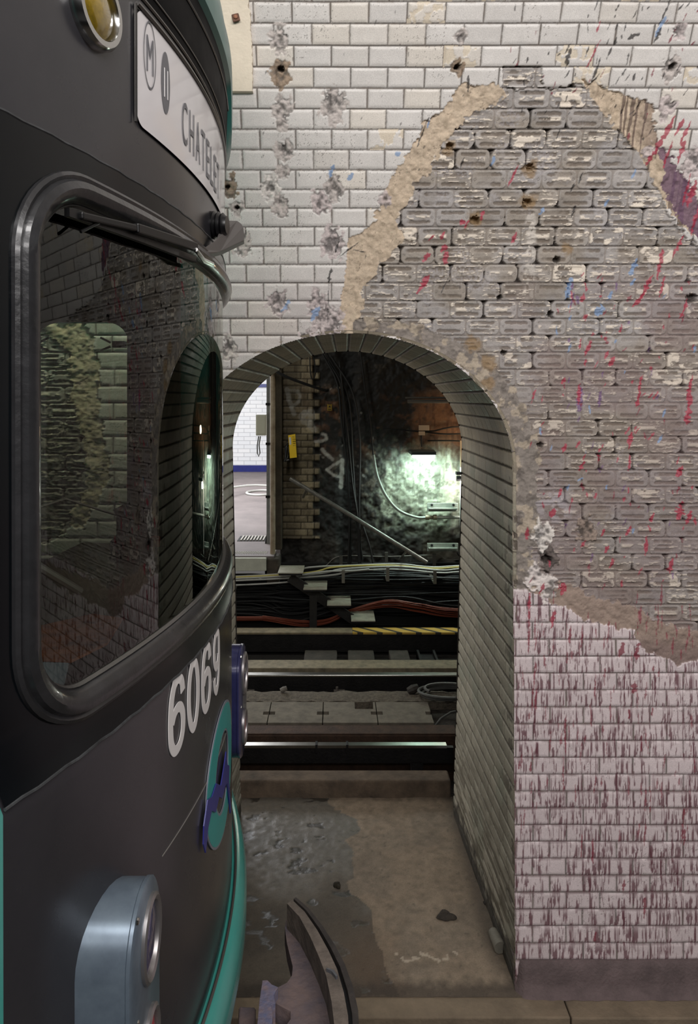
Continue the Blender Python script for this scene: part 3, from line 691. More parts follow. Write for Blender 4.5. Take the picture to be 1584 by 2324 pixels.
# debris
for k, (cx, cy, d, sz, lb, rgb) in enumerate([(645, 1572, 6.45, 0.03, 'small metal tube end on the grit behind the second slab', (140,134,124)), (935, 1560, 6.45, 0.05, 'dark clod of dirt on the grit behind the slabs, left of the hose coil', (60,54,48))]):
    c = PX(cx, cy, d); mb = MB(); mb.lathe((c.x, 6.37, 0.142), (0.9, 0.2, 0.3), [(-sz, sz*0.6), (0, sz*0.8), (sz, sz*0.6)], 9)
    thing('debris', mb, mat('deb%d' % k, rgb, 0.7, noise=0.3), lb, 'debris')
def clod(name, px_, py_, r, rgb, label, cat, flat=0.4, sx=1.0, seed=1):
    d = F*H/(py_-VY); rn = random.Random(seed); bm = bmesh.new(); bmesh.ops.create_icosphere(bm, subdivisions=3, radius=r)
    for v_ in bm.verts:
        n_ = 1+0.30*math.sin(v_.co.x/r*3.1+seed)*math.cos(v_.co.y/r*2.7+seed*2)+rn.uniform(-.09, .09)
        v_.co = Vector((v_.co.x*sx, v_.co.y, v_.co.z*flat))*n_
    me = bpy.data.meshes.new(name); bm.to_mesh(me); bm.free(); me.materials.append(mat('clod%d' % seed, rgb, 0.9, noise=0.4, nscale=40, bump=0.6))
    o = bpy.data.objects.new(name, me); COL.objects.link(o); o.location = ((px_-VX)/F*d, d, r*flat*0.7)
    return tag(o, label, cat)
clod('dirt_clod', 1012, 2082, 0.035, (64,56,48), 'dark flat clod of dirt alone on the dry concrete floor', 'dirt', 0.3, 1.2, 2)
clod('dirt_clod', 765, 2012, 0.026, (44,36,20), 'dark greenish clod on the wet floor above the coupler', 'dirt', 0.4, 0.8, 3)
clod('stone', 1085, 1948, 0.012, (74,68,60), 'small stone by the foot of the pier, upper of two', 'stone', 0.7, 1.0, 4)
clod('stone', 1102, 2052, 0.013, (60,54,48), 'small stone by the foot of the pier, lower of two', 'stone', 0.7, 1.0, 5)
m = MB(); c = PX(1128, 2150, F*H/(2150-VY)); m.lathe((c.x+0.005, c.y-0.05, 0.035), (-0.15, 1, 0.05), [(0, 0.030), (0.004, 0.031), (0.10, 0.024), (0.102, 0.0)], 18)
thing('paper_cup', m, mat('dusty_cup', (132,128,116), 0.7, noise=0.2, nscale=20), 'crushed grey paper cup lying against the foot of the tiled pier', 'cup', smooth=True)

# ------------------------------------------------------------------ far wall of the second tunnel, sooty and stained
DF = 8.45
xw = np.arange(gx(640, DF)-0.02, 4.6, 0.011); zw = np.arange(0.0, 5.0, 0.011)
Xw, Zw = np.meshgrid(xw, zw)
wpx = VX+F*Xw/DF; wpy = VY-F*(Zw-H)/DF
a1 = fbm(Xw*3, Zw*3, 5, 1); a2 = fbm(Xw*14, Zw*14, 5, 2); a3 = fbm(Xw*16, Zw*2.2, 4, 3); a4 = fbm(Xw*40, Zw*40, 3, 4)
c = np.broadcast_to(lin((40,37,33)), Xw.shape+(3,)).astype(np.float32).copy()
c = mix(c, sst(0.58, 0.66, a2)*0.45*sst(0.4, 0.6, a1), (112,102,88))
lamp_pool = sst(0.95, 0.45, np.hypot((wpx-975)/150, (wpy-1110)/150)+(a2-0.5)*0.9+(a3-0.5)*0.6)  # pool of lamplight painted into the wall colour
c = mix(c, lamp_pool, (158,162,142)); c = mix(c, lamp_pool*sst(0.5, 0.62, a3)*0.6, (96,100,84)); c = mix(c, lamp_pool*(a2 < 0.42)*0.6, (70,68,58))
rustz = sst(0.5, 0.62, a2*0.6+a1*0.4+sst(850, 1050, wpx)*0.22)*sst(860, 920, wpy)*sst(1050, 990, wpy)
c = mix(c, rustz*0.75, (128,90,62)); c = mix(c, rustz*sst(0.5, 0.6, a3)*0.6, (74,46,32))
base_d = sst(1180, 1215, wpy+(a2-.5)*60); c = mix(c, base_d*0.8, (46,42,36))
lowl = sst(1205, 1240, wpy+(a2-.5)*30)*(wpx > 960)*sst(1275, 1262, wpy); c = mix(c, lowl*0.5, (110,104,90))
dark = sst(0.58, 0.42, a1)*0.55*(1-lamp_pool); c = mix(c, dark, (20,19,18))
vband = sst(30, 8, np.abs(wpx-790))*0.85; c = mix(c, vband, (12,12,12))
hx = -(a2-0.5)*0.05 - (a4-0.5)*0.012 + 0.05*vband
# toothed remnant of brick-shaped tiles
rw = np.floor(Zw/0.079); vv = Zw/0.079-rw; cf_ = Xw/0.158+0.5*np.mod(rw, 2); cmn = np.floor(cf_); uu = cf_-cmn
xr = gx(640, DF); edge_r = xr+0.158*np.where(np.mod(rw, 2) > 0, 2.75, 2.28)
ti = (Xw < edge_r) & (wpy < 1222)
rb = _h(cmn, rw, 7); jn = np.maximum(sst(0.009, 0.003, np.minimum(vv, 1-vv)*0.079), sst(0.007, 0.002, np.minimum(uu, 1-uu)*0.158))
ctl = np.broadcast_to(lin((158,146,118)), Xw.shape+(3,)).astype(np.float32).copy()*(0.7+0.5*rb)[..., None]
ctl = mix(ctl, sst(0.42, 0.62, a3*0.6+a1*0.4)*0.75*sst(1000, 850, wpy+(a1-.5)*200), (82,60,40)); ctl = mix(ctl, sst(700, 650, wpx+(a2-.5)*30)*0.6, (66,54,42)); ctl = mix(ctl, jn*0.85, (40,32,24))
ctl = mix(ctl, sst(0.52, 0.62, a2)*0.4, (80,70,54))
c = np.where(ti[..., None], ctl, c); hx = np.where(ti, -0.035+jn*0.012+(a4-.5)*0.004, hx)
# chalk-white painted strokes
def stroke(pts, wd, amt=0.8, col=(178,176,168)):
    global c
    for (x0, y0), (x1, y1) in zip(pts[:-1], pts[1:]):
        L2 = (x1-x0)**2+(y1-y0)**2; t = np.clip(((wpx-x0)*(x1-x0)+(wpy-y0)*(y1-y0))/L2, 0, 1)
        d = np.hypot(wpx-x0-t*(x1-x0), wpy-y0-t*(y1-y0))
        c = mix(c, sst(wd+1.5, wd-1.5, d+(a4-.5)*3)*amt, col)
stroke([(652,884),(656,905),(662,925),(668,940)], 5, 0.55); stroke([(662,886),(676,888),(681,900),(678,912),(668,920)], 3.5, 0.45)
stroke([(685,945),(692,938),(706,936),(708,950)], 8, 0.35); stroke([(690,955),(704,962),(712,975)], 8, 0.35); stroke([(716,1002),(732,1001),(741,996),(739,988),(731,984)], 3.2, 0.8)
stroke([(731,1020),(742,1032),(754,1042)], 4); stroke([(777,1045),(776,1075),(774,1106)], 5, 0.85); stroke([(775,1046),(756,1056),(742,1066),(756,1078),(773,1084)], 3, 0.8)
for k in range(16):
    bx, by = R.uniform(725, 860), R.uniform(830, 1110); stroke([(bx, by), (bx+R.uniform(-3, 3), by+R.uniform(-3, 3))], R.uniform(0.8, 2.5), 0.6)
relief('wall_back', np.stack([Xw, DF+hx, Zw], -1), c, np.where(lamp_pool > 0.4, 0.6, 0.7), attr_mat('sooty_wall', 0.5, 60))
# bench under the wall that carries the cables
struct('wall_cable_bench', MB().box((gx(600, 8.3), 8.36, 0.0), (4.5, 8.44, 0.80)), mat('bench_black', (24,22,20), 0.9))
struct('floor_cable_bench', MB().box((-4.0, 8.05, 0.0), (4.5, 8.36, 0.10)), mat('bench_black', (24,22,20)))
# ------------------------------------------------------------------ far platform, seen at the left
pz = 0.93
plat = mat('platform_asphalt', (128,118,116), 0.7, noise=0.25, nscale=1.6, bump=0.2)
xe = gx(640, 8.3)
struct('floor_platform', MB().box((-7, 8.15, pz-0.16), (xe-0.08, 18.2, pz)), plat)
nose = mat('platform_nosing', (206,208,192), 0.7, noise=0.12, nscale=9)
struct('trim_5', MB().box((-4.0, 8.10, pz-0.155), (gx(604, 8.1), 8.149, pz-0.012)), nose, bevel=0.005)
struct('trim_6', MB().box((gx(604, 8.1)+0.002, 8.12, pz-0.30), (gx(634, 8.1), 8.42, pz-0.02)), CONC_D, bevel=0.02)
struct('wall_platform_face', MB().box((-4.0, 8.345, 0.0), (xe-0.1, 8.355, pz-0.31)), mat('bench_black', (24,22,20)))
wtm = bpy.data.materials.new('far_white_tiles'); wtm.use_nodes = True; nt = wtm.node_tree; b = nt.nodes['Principled BSDF']; b.inputs['Roughness'].default_value = 0.3
tc = nt.nodes.new('ShaderNodeTexCoord'); mp = nt.nodes.new('ShaderNodeMapping'); mp.inputs['Rotation'].default_value = (math.pi/2, 0, 0)
br = nt.nodes.new('ShaderNodeTexBrick'); br.inputs['Scale'].default_value = 1; br.inputs['Brick Width'].default_value = 0.3; br.inputs['Row Height'].default_value = 0.10
br.inputs['Mortar Size'].default_value = 0.006; br.inputs['Color1'].default_value = L4((232,232,232)); br.inputs['Color2'].default_value = L4((224,226,228)); br.inputs['Mortar'].default_value = L4((176,176,180))
nt.links.new(tc.outputs['Object'], mp.inputs[0]); nt.links.new(mp.outputs[0], br.inputs['Vector']); nt.links.new(br.outputs['Color'], b.inputs['Base Color'])
struct('wall_platform_back', MB().box((-7, 18.0, pz), (xe, 18.2, 5)), wtm)
struct('baseboard_blue', MB().box((-7, 17.97, pz), (xe, 17.999, pz+0.16)), mat('blue_tile', (36,44,120), 0.3, noise=0.2, nscale=12))
struct('trim_7', MB().box((-7, 17.97, 3.02), (xe, 17.999, 3.10)), mat('blue_tile', (36,44,120)))
struct('ceiling_platform', MB().box((-7, 8.45, 4.4), (xe+1.2, 18.2, 4.5)), wt)
struct('wall_platform_side', MB().box((xe+0.25, 8.62, pz), (xe+0.35, 18.2, 4.4)), wt)
struct('wall_platform_left', MB().box((-7.1, 8.45, pz), (-7.0, 18.2, 4.5)), wt)
struct('wall_lintel', MB().box((-4.2, 8.40, 3.6), (xe+0.05, 8.6, 5.0)), soot)
# door frame: pipes and posts at the edge of the opening
thing('wall_post', MB().box((gx(625, 8.4), 8.30, 0.97), (gx(641, 8.4), 8.5, 4.0)), mat('dirty_post', (92,82,66), 0.75, noise=0.5, nscale=5, bump=0.3),
      'wide dirty brown post at the edge of the brick-tiled remnant', 'post', bevel=0.01)
thing('wall_pipe', MB().tube([(gx(619.5, 8.3), 8.28, 0.93), (gx(619.5, 8.3), 8.28, 3.6)], 0.030, 16), mat('cream_pipe', (190,176,152), 0.55, noise=0.4, nscale=6, rgb2=(120,100,76)),
      'cream vertical pipe between the grey post and the brown post', 'pipe', smooth=True)
g = empty('steel_post', (gx(609, 8.9), 8.9, pz), 'slim grey square post standing at the platform opening', 'post')
MB().box((gx(605.5, 8.9), 8.86, pz), (gx(613, 8.9), 8.9, 3.6)).build('post', mat('grey_paint', (148,150,146), 0.5, noise=0.15), g)
MB().prism([(gx(600, 8.8), 8.87, pz), (gx(606, 8.8), 8.87, pz), (gx(606, 8.8), 8.87, pz+0.2)], (0, 0.02, 0)).build('gusset', dsteel, g)
for zz in (1010, 1130, 920): 
    z_ = PX(0, zz, 8.86).z; MB().box((gx(603, 8.86), 8.845, z_), (gx(614, 8.86), 8.858, z_+0.03)).build('clamp', dsteel, g)
g = empty('junction_box', (gx(594, 8.85), 8.8, PX(0, 990, 8.8).z), 'pale green electrical box on the grey post at the platform opening', 'junction box')
b0, b1 = PX(582, 988, 8.8), PX(605, 941, 8.8)
MB().box((b0.x, 8.72, b0.z), (b1.x, 8.86, b1.z)).build('box', mat('pale_green_box', (222,224,206), 0.5), g, bevel=0.008)
MB().box((b0.x+0.01, 8.712, b0.z+0.02), (b1.x-0.01, 8.722, b1.z-0.01)).build('cover', mat('pale_green_box', (222,224,206)), g, bevel=0.003)
cbl = [PX(587, 990, 8.79), PX(584, 1010, 8.79), PX(584, 1028, 8.79), PX(587, 1036, 8.79), PX(590, 1028, 8.79), PX(588, 1010, 8.79), PX(591, 990, 8.79)]
MB().tube(cbl, 0.008, 6).build('cable', mat('grey_cable', (120,122,120), 0.5), g, smooth=True)
fr = pz
m = MB(); 
m.tube([PX(500, 1110, 12.9), PX(530, 1106, 13.4), PX(560, 1102, 13.8), PX(580, 1101, 13.9), PX(606, 1102, 13.9)], 0.02, 6)
m.tube([(gx(590, 13.6)+0.26*math.cos(a), 13.7+0.35*math.sin(a), pz+0.02) for a in np.linspace(0, 5.6, 24)], 0.022, 6)
thing('floor_hose', m, mat('pale_hose', (190,190,184), 0.6), 'thin pale hose looping on the bright platform floor', 'hose', smooth=True)
g = empty('drain_grate', (gx(570, 8.6), 8.6, pz), 'slotted metal grate set in the platform edge beside the train', 'grate')
gy0, gy1 = F*(H-pz)/(1228-VY), F*(H-pz)/(1218-VY)
MB().box((gx(538, gy0), gy0-0.02, pz-0.02), (gx(610, gy0), gy1+0.03, pz+0.004)).build('recess', mat('grate_black', (16,16,16), 0.8), g)
for k in range(9):
    x = gx(545+k*7.2, gy0); MB().box((x, gy0, pz+0.004), (x+0.018, gy1, pz+0.016)).build('bar', mat('grate_bar', (160,156,146), 0.5, 0.5), g)
dm = MB()
for i in range(16):
    for j in range(4): 
        x = gx(525, 8.4)+i*0.027; y = 8.28+j*0.035; dm.lathe((x+(j % 2)*0.013, y, pz), (0, 0, 1), [(0, 0.008), (0.006, 0.005)], 6)
tag(dm.build('tactile_studs', nose), 'rows of pale raised studs on the platform edge below the grate', 'studs', kind='stuff')
# ------------------------------------------------------------------ stairs, handrail, cables
tread = mat('tread_plate', (168,164,146), 0.6, noise=0.2, nscale=12, bump=0.3)
g = empty('access_steps', (gx(740, 7.9), 7.9, 0.1), 'small steel track access steps with four pale treads and dark frame', 'steps')
tr = [(628, 688, 1283, 1300), (686, 742, 1318, 1337), (740, 797, 1352, 1373), (795, 852, 1385, 1409)]
tp = []
for (x0, x1, y0, y1) in tr:
    # tread top at the height where its depth is about 0.26 m
    zt_ = H-0.0; d1 = None
    k_ = (y1-VY)/(y0-VY); dn = 0.25/(k_-1); df = dn*k_; z_ = H-(y1-VY)/F*dn if False else None
    dn = 7.78; z_ = H-(y1-VY)/F*dn; df = F*(H-z_)/(y0-VY)
    xa, xb2 = gx(x0, dn)+0.01, gx(x1, dn)
    MB().box((xa, dn, z_-0.012), (xb2, df, z_)).build('tread', tread, g, bevel=0.003)
    MB().box((xa+0.01, dn+0.005, z_-0.03), (xb2-0.01, dn+0.02, z_-0.0125)).build('tread_lip', dsteel, g)
    tp.append(((xa+xb2)/2, (dn+df)/2, z_))
fr_m = mat('step_frame', (56,54,50), 0.6, 0.3, noise=0.3)
MB().obox((tp[0][0]-0.02, tp[0][1]+0.03, tp[0][2]-0.10), (tp[3][0]-0.05, tp[3][1]+0.03, tp[3][2]-0.09), 0.03, 0.10).build('stringer', fr_m, g)
x_ = gx(711, 7.95); MB().box((x_-0.04, 7.90, 0.06), (x_+0.04, 7.94, tp[1][2]-0.10)).build('post', fr_m, g)
g = empty('handrail', (gx(760, 8.2), 8.2, 0.9), 'long sloping steel handrail in front of the sooty wall', 'handrail')
MB().tube([PX(658, 1086, 8.15), PX(800, 1172, 8.0), PX(969, 1277, 7.85)], 0.023, 12).build('rail', mat('galvanised', (150,148,140), 0.42, 0.6, noise=0.3), g, smooth=True)
MB().tube([PX(696, 1112, 8.12), PX(688, 1128, 8.36)], 0.016, 10).build('bracket', mat('galvanised', (150,148,140)), g, smooth=True)
MB().tube([PX(922, 1252, 7.9), PX(908, 1268, 8.3)], 0.012, 8).build('bracket', mat('galvanised', (150,148,140)), g, smooth=True)
pale = mat('pale_cable', (176,176,170), 0.45); dkc = mat('dark_cable', (24,24,24), 0.6); orc = mat('orange_cable', (128,62,42), 0.5); yec = mat('yellow_cable', (190,176,96), 0.5)
def cable(pts, d, r, n=60, dz=0.0):
    pts = [Vector(p) for p in pts]; out = []
    ext = [pts[0]*2-pts[1]] + pts + [pts[-1]*2-pts[-2]]
    seg = len(pts)-1
    for i in range(seg):
        p0, p1, p2, p3 = ext[i:i+4]
        for j in range(n//seg):
            t = j/(n//seg); out.append(0.5*((2*p1)+(p2-p0)*t+(2*p0-5*p1+4*p2-p3)*t*t+(3*p1-p0-3*p2+p3)*t**3))
    out.append(pts[-1]); return MB().tube(out, r, 6)
cl = [('topmost pale cable on the rack, rising to a hump behind the steps', pale, [(-80,1330),(600,1305),(700,1288),(800,1283),(900,1280),(980,1287),(1060,1283),(1300,1270)]),
      ('yellowish cable at the right end of the top cable rack', yec, [(-80,1334),(620,1306),(760,1287),(880,1283),(980,1290),(1060,1286),(1300,1275)]),
      ('pale cable just below the yellowish one on the rack', pale, [(-80,1338),(640,1308),(780,1291),(900,1286),(1000,1294),(1060,1290),(1300,1280)]),
      ('grey cable sagging lowest of the bright cables at the right', pale, [(-80,1342),(660,1312),(800,1296),(900,1292),(1000,1300),(1060,1297),(1300,1290)]),
      ('thin pale cable ending left of the middle rack bracket', pale, [(-80,1348),(600,1325),(680,1306),(740,1297),(800,1295),(838,1292)])]
for k, (lb, mm, pp) in enumerate(cl):
    thing('cable', cable([PX(a, b_+0.0, 8.12-0.012*k) for a, b_ in pp], 8, 0.010), mm, lb, 'cable', smooth=True)
m = MB()
for k in range(70):
    y0 = R.uniform(1305, 1395); dd = R.uniform(8.17, 8.3); amp = R.uniform(-14, 14); dr_ = R.uniform(-20, 25)
    mid = 1385-0.25*(1385-y0)
    pp = [(-100, y0+30), (520, y0+dr_*0.3), (660, y0+R.uniform(-10, 30)), (800, y0+amp), (920, y0+amp*1.2+R.uniform(-6, 6)), (1060, y0+R.uniform(-8, 8)), (1400, y0)]
    q = cable([PX(a, min(b_, 1412), dd) for a, b_ in pp], dd, R.uniform(0.007, 0.012), 36); m.add(q.v, q.f)
tag(m.build('black_cable_tangle', dkc, smooth=True), 'dense tangle of black cables along the bench under the sooty wall', 'cables', kind='stuff')
m = MB()
for k in range(8):
    o = k*2.6-3; pp = [(-100, 1400+o), (540, 1400+o*0.6), (600, 1399+o*0.7), (680, 1410+o*0.6), (740, 1408+o*0.5), (800, 1382+o*0.6), (880, 1363+o), (950, 1372+o), (1060, 1384+o*1.1), (1400, 1380+o)]
    q = cable([PX(a, b_+R.uniform(-2, 2), 8.15-0.008*(k % 3)) for a, b_ in pp], 8, 0.0065, 63); m.add(q.v, q.f)
tag(m.build('orange_cable_bundle', orc, smooth=True), 'bundle of orange cables winding low behind the access steps', 'cables', kind='stuff')
for k, (bx, y0, y1) in enumerate([(779, 1294, 1323), (880, 1287, 1319), (987, 1294, 1325), (531, 1309, 1340)]):
    a, b_ = PX(bx-3.5, y1, 7.98), PX(bx+3.5, y0, 7.98)
    thing('cable_bracket', MB().box((a.x, 7.97, a.z), (b_.x, 8.0, b_.z)).box((a.x, 8.0, a.z), (b_.x, 8.36, a.z+0.02)), mat('bracket_steel', (128,126,116), 0.5, 0.4),
          ['pale cable bracket, left of three to the right of the steps', 'pale cable bracket, middle of three to the right of the steps', 'pale cable bracket nearest the tiled pier', 'pale cable bracket beside the train, under the platform edge'][k], 'bracket', 'cable rack brackets')
for k, (bx, y0, y1) in enumerate([(774, 1262, 1284), (877, 1254, 1280), (986, 1258, 1282)]):
    a, b_ = PX(bx-3.5, y1, 8.3), PX(bx+3.5, y0, 8.3)
    thing('rack_upright', MB().box((a.x, 8.30, a.z-0.1), (b_.x, 8.335, b_.z)), mat('upright_steel', (88,86,80), 0.5, 0.3),
          ['dark rack upright under the vertical cables, left of three', 'dark rack upright under the handrail, middle of three', 'dark rack upright nearest the pier, right of three'][k], 'bracket', 'rack uprights')
thing('steel_wire', cable([PX(740, 1283, 8.35), PX(774, 1262, 8.345), PX(877, 1263, 8.345), PX(986, 1260, 8.345), PX(1020, 1270, 8.345), (1.7, 8.345, 0.88)], 8, 0.005), mat('wire', (130,126,118), 0.5), 'thin wire strung between the dark rack uprights', 'wire', smooth=True)
# vertical cables down the sooty wall
for k, pp in enumerate([[(745,820),(775,880),(782,1000),(791,1100),(796,1290)], [(740,800),(790,900),(800,1040),(806,1130),(822,1270)], [(770,820),(786,960),(800,1100),(812,1180),(814,1280)],
                        [(730,800),(765,870),(775,960),(788,1060),(793,1180),(790,1290)], [(752,810),(800,890),(816,990),(816,1080),(815,1160),(818,1280)], [(824,1195),(840,1245),(848,1290)]]):
    thing('hanging_cable', cable([PX(a, b_, 8.33-0.02*k) for a, b_ in pp], 8, 0.012), dkc,
          ['black cable hanging down the dark recess, straightest at its left', 'black cable fanning out at the foot of the dark recess', 'black cable crossing the others halfway down the recess', 'leftmost black cable running down from the crown of the arch',
           'rightmost black cable running down the dark recess', 'short loose cable end below the dark recess'][k], 'cable', 'cables down the dark recess', smooth=True)
m = cable([PX(847, 1032, 8.3), PX(856, 1080, 8.3), PX(876, 1125, 8.3), PX(905, 1158, 8.3), PX(945, 1174, 8.3), PX(975, 1174, 8.3)], 8, 0.018)
m.tube([PX(990, 1174, 8.3), PX(1100, 1174, 8.3), (3.0, 8.3, PX(0, 1174, 8.3).z)], 0.018, 10)
g = empty('conduit', (gx(900, 8.3), 8.3, 1.3), 'grey conduit curving down and to the right below the lamp', 'conduit')
cable([PX(818, 800, 8.34), PX(828, 880, 8.33), PX(840, 960, 8.31), PX(847, 1034, 8.3)], 8, 0.010).build('unlit_run', mat('unlit_conduit_black', (18,18,18), 0.6), g, smooth=True)  # upper run of the conduit, coloured black where no lamplight reaches
m.build('pipe', mat('conduit_grey', (150,156,144), 0.5, noise=0.2), g, smooth=True)
MB().tube([PX(965, 1174, 8.3), PX(974, 1174, 8.3)], 0.03, 10).tube([PX(983, 1174, 8.3), PX(991, 1174, 8.3)], 0.03, 10).tube([PX(974, 1174, 8.3), PX(984, 1174, 8.3)], 0.02, 10).build('coupling', mat('coupling_brass', (130,122,100), 0.4, 0.5), g, smooth=True)
thing('slanting_cable', cable([PX(600, 825, 8.2), PX(650, 855, 8.2), PX(730, 884, 8.3), PX(745, 886, 8.34)], 8, 0.017), dkc, 'thick black cable slanting across the brick-tiled remnant', 'cable', smooth=True)
thing('cable_loop', cable([PX(703, 790, 8.3), PX(704, 840, 8.3), PX(709, 861, 8.3), PX(716, 845, 8.3), PX(712, 810, 8.3)], 8, 0.007), dkc, 'thin black cable loop hanging over the top of the brick tiles', 'cable', smooth=True)
for k, (a, b_, y0) in enumerate([(920, 1055, 903), (925, 1055, 911)]):
    thing('ceiling_pipe', MB().tube([PX(a, y0, 8.1), PX(b_+80, y0, 8.1)], 0.012+0.008*k, 8), mat('pipe_grey', (110,104,96), 0.5, 0.3), ['thin upper pipe crossing below the right side of the arch', 'thicker pipe just under the thin one at the right side of the arch'][k], 'pipe', smooth=True)
for k, pp in enumerate([[(960,978),(985,978),(1010,972),(1050,968),(1200,966)], [(870,972),(960,980),(1010,985),(1060,984),(1200,984)], [(970,1000),(1020,1000),(1060,1001),(1200,1002)]]):
    thing('wall_cable', cable([PX(a, b_, 8.3) for a, b_ in pp], 8, 0.009), dkc, ['black cable curving up to the right over the rusty wall', 'black cable running level just above the lamp', 'lowest black cable on the rusty wall, right above the lamp'][k], 'cable', 'cables on the rusty wall', smooth=True)
# plates
def plate(name, x0, y0, x1, y1, d, mt, label, cat, th=0.012, bolts=()):
    a, b_ = PX(x0, y1, d), PX(x1, y0, d)
    g = empty(name, ((a.x+b_.x)/2, d, a.z), label, cat)
    MB().box((a.x, d-th, a.z), (b_.x, d, b_.z)).build('plate', mt, g, bevel=0.003)
    for bx, by in bolts:
        c_ = PX(bx, by, d); MB().lathe((c_.x, d-th, c_.z), (0, -1, 0), [(0, 0.016), (0.015, 0.015), (0.018, 0.008)], 6).build('bolt', dsteel, g)
    return g
galv = mat('plate_galv', (170,176,164), 0.45, 0.3, noise=0.2)
for k, (y0, y1) in enumerate([(1141, 1160), (1232, 1250)]):
    g = plate('wall_bracket', 969, y0, 1039, y1, 8.33, galv, ['grey bolted wall bracket, upper of two, above the conduit', 'grey bolted wall bracket, lower of two, near the cables'][k], 'bracket', 0.03, [(979, y0+4), (1028, y0+4)])
    a, b_ = PX(972, y1-5, 8.29), PX(1037, y1-8, 8.29); MB().box((a.x, 8.24, a.z), (b_.x, 8.30, b_.z)).build('channel', galv, g, bevel=0.003)
plate('blank_sign', 950, 965, 974, 977, 8.25, mat('cream_sign', (200,176,148), 0.6), 'small cream plate above the lamp', 'sign')
plate('blank_sign', 950, 979, 964, 988, 8.25, mat('cream_sign', (200,176,148)), 'smaller cream plate just below the first one above the lamp', 'sign')
g = plate('white_upright', 1043.5, 1060, 1051, 1262, 8.2, mat('white_paint', (226,226,218), 0.5), 'bright white strip standing beside the tiled pier', 'post', 0.03)
MB().box(tuple(PX(1044, 1060, 8.2)), tuple(PX(1048, 1000, 8.2)-Vector((0, 0.02, 0)))).build('upper_strip', mat('cream_sign', (200,176,148)), g)
ft = MB().box(tuple(PX(1036, 1078, 8.12)), tuple(PX(1044, 1070, 8.2))).build('fitting', dsteel, g)
MB().tube([PX(1036, 1086, 8.15), PX(1046, 1086, 8.15)], 0.03, 10).build('knob', dsteel, ft, smooth=True)
MB().box(tuple(PX(1044, 1262, 8.2)), tuple(Vector((PX(1051, 0, 8.2).x, 8.42, PX(0, 1266, 8.2).z)))).build('foot', dsteel, g)
m = MB()
a, b_ = PX(654, 1039, 8.3), PX(672, 985, 8.3)
q = [PX(654, 988, 8.32), PX(670, 985, 8.32), PX(673.5, 1038, 8.26), PX(658, 1040, 8.26)]
g = empty('hanging_notice', tuple(PX(663, 1039, 8.3)), 'bright yellow notice plate hanging on the brick-tiled remnant', 'sign')
MB().prism(q, (0, 0.012, 0)).build('plate', mat('yellow_plate', (246,206,24), 0.5), g)
q2 = [PX(655.5, 993, 8.313), PX(660, 992, 8.313), PX(661.5, 1010, 8.30), PX(657, 1010, 8.30)]
MB().prism([Vector(p)+Vector((0, -0.006, 0)) for p in q2], (0, 0.004, 0)).build('white_label', mat('label_white', (220,220,216), 0.6), g)
for k in range(9):
    yy = 992+k*5; x0 = 663+k*0.45; p = PX(x0, yy, 8.298-0.001*k); MB().box((p.x, p.y-0.004, p.z), (p.x+0.028+0.01*(k % 3), p.y-0.001, p.z+0.005)).build('print_line', mat('label_ink', (120,100,20), 0.6), g)
g = empty('telephone_handset', tuple(PX(652, 1045, 8.3)), 'black handle hanging behind the yellow notice plate', 'handle')
MB().tube([PX(655, 1008, 8.33), PX(650, 1014, 8.3), PX(650, 1036, 8.3), PX(647, 1046, 8.28)], [0.014, 0.02, 0.022, 0.02], 10).build('grip', mat('bakelite', (20,20,20), 0.3), g, smooth=True)
MB().tube([PX(645, 1046, 8.28), PX(656, 1044, 8.28)], 0.013, 8).build('crank', mat('bakelite', (20,20,20)), g, smooth=True)
g = plate('warning_label', 742.5, 917, 753.5, 932, 8.40, mat('yellow_label', (150,122,36), 0.7), 'tiny yellow warning plate on the dark wall', 'sign', 0.02)
a = PX(748, 923, 8.378); MB().lathe(a, (0, -1, 0), [(0, 0.016), (0.002, 0.016)], 3).build('pictogram', mat('ink', (20,18,14), 0.7), g)
for k in range(2):
    a = PX(744.5, 929.5-2.5*0-k*12, 8.378); MB().box((a.x, 8.376, a.z), (a.x+0.035, 8.379, a.z+0.006)).build('print_line', mat('ink', (20,18,14)), g)
# the lamp
g = empty('bulkhead_lamp', tuple(PX(962, 1035, 8.2)), 'glowing bulkhead lamp with dark hood on the stained wall', 'lamp')
a, b_ = PX(933, 1033, 8.12), PX(990, 1026, 8.12)
MB().box((a.x, 8.10, a.z), (b_.x, 8.42, b_.z+0.01)).build('housing', mat('lamp_housing', (70,78,76), 0.5), g, bevel=0.01)
MB().prism([PX(936, 1026, 8.1), PX(988, 1026, 8.1), PX(984, 1020, 8.28), PX(940, 1020, 8.28)], (0, 0.012, -0.01)).build('hood', mat('lamp_housing', (70,78,76)), g)
a2_, b2_ = PX(939, 1040, 8.1), PX(988, 1034, 8.1)
MB().box((a2_.x, 8.12, a2_.z), (b2_.x, 8.26, b2_.z)).build('tube', mat('cold_tube', (230,255,250), 0.5, emit=(205,255,244), estr=32), g)
MB().tube([PX(957, 1014, 8.25), PX(956, 988, 8.28)], 0.008, 6).build('lead', dkc, g)
area('lamp_glow', PX(963, 1043, 8.1), PX(968, 1130, 8.43), 0.3, 0.12, 12, (0.78, 1.0, 0.94))
g = empty('bulkhead_lamp', tuple(PX(1088, 1085, 8.2)), 'second tunnel lamp hidden just behind the tiled pier', 'lamp')
MB().box(tuple(PX(1062, 1095, 8.0)), tuple(PX(1110, 1088, 8.0)+Vector((0, 0.44, 0)))).build('housing', mat('lamp_housing', (70,78,76)), g)
point('pier_lamp_light', PX(1064, 1104, 8.12), 16, (1.0, 0.98, 0.9), 0.04)
point('sodium_lamp_light', PX(1085, 975, 8.1), 5, (1.0, 0.70, 0.42), 0.05)

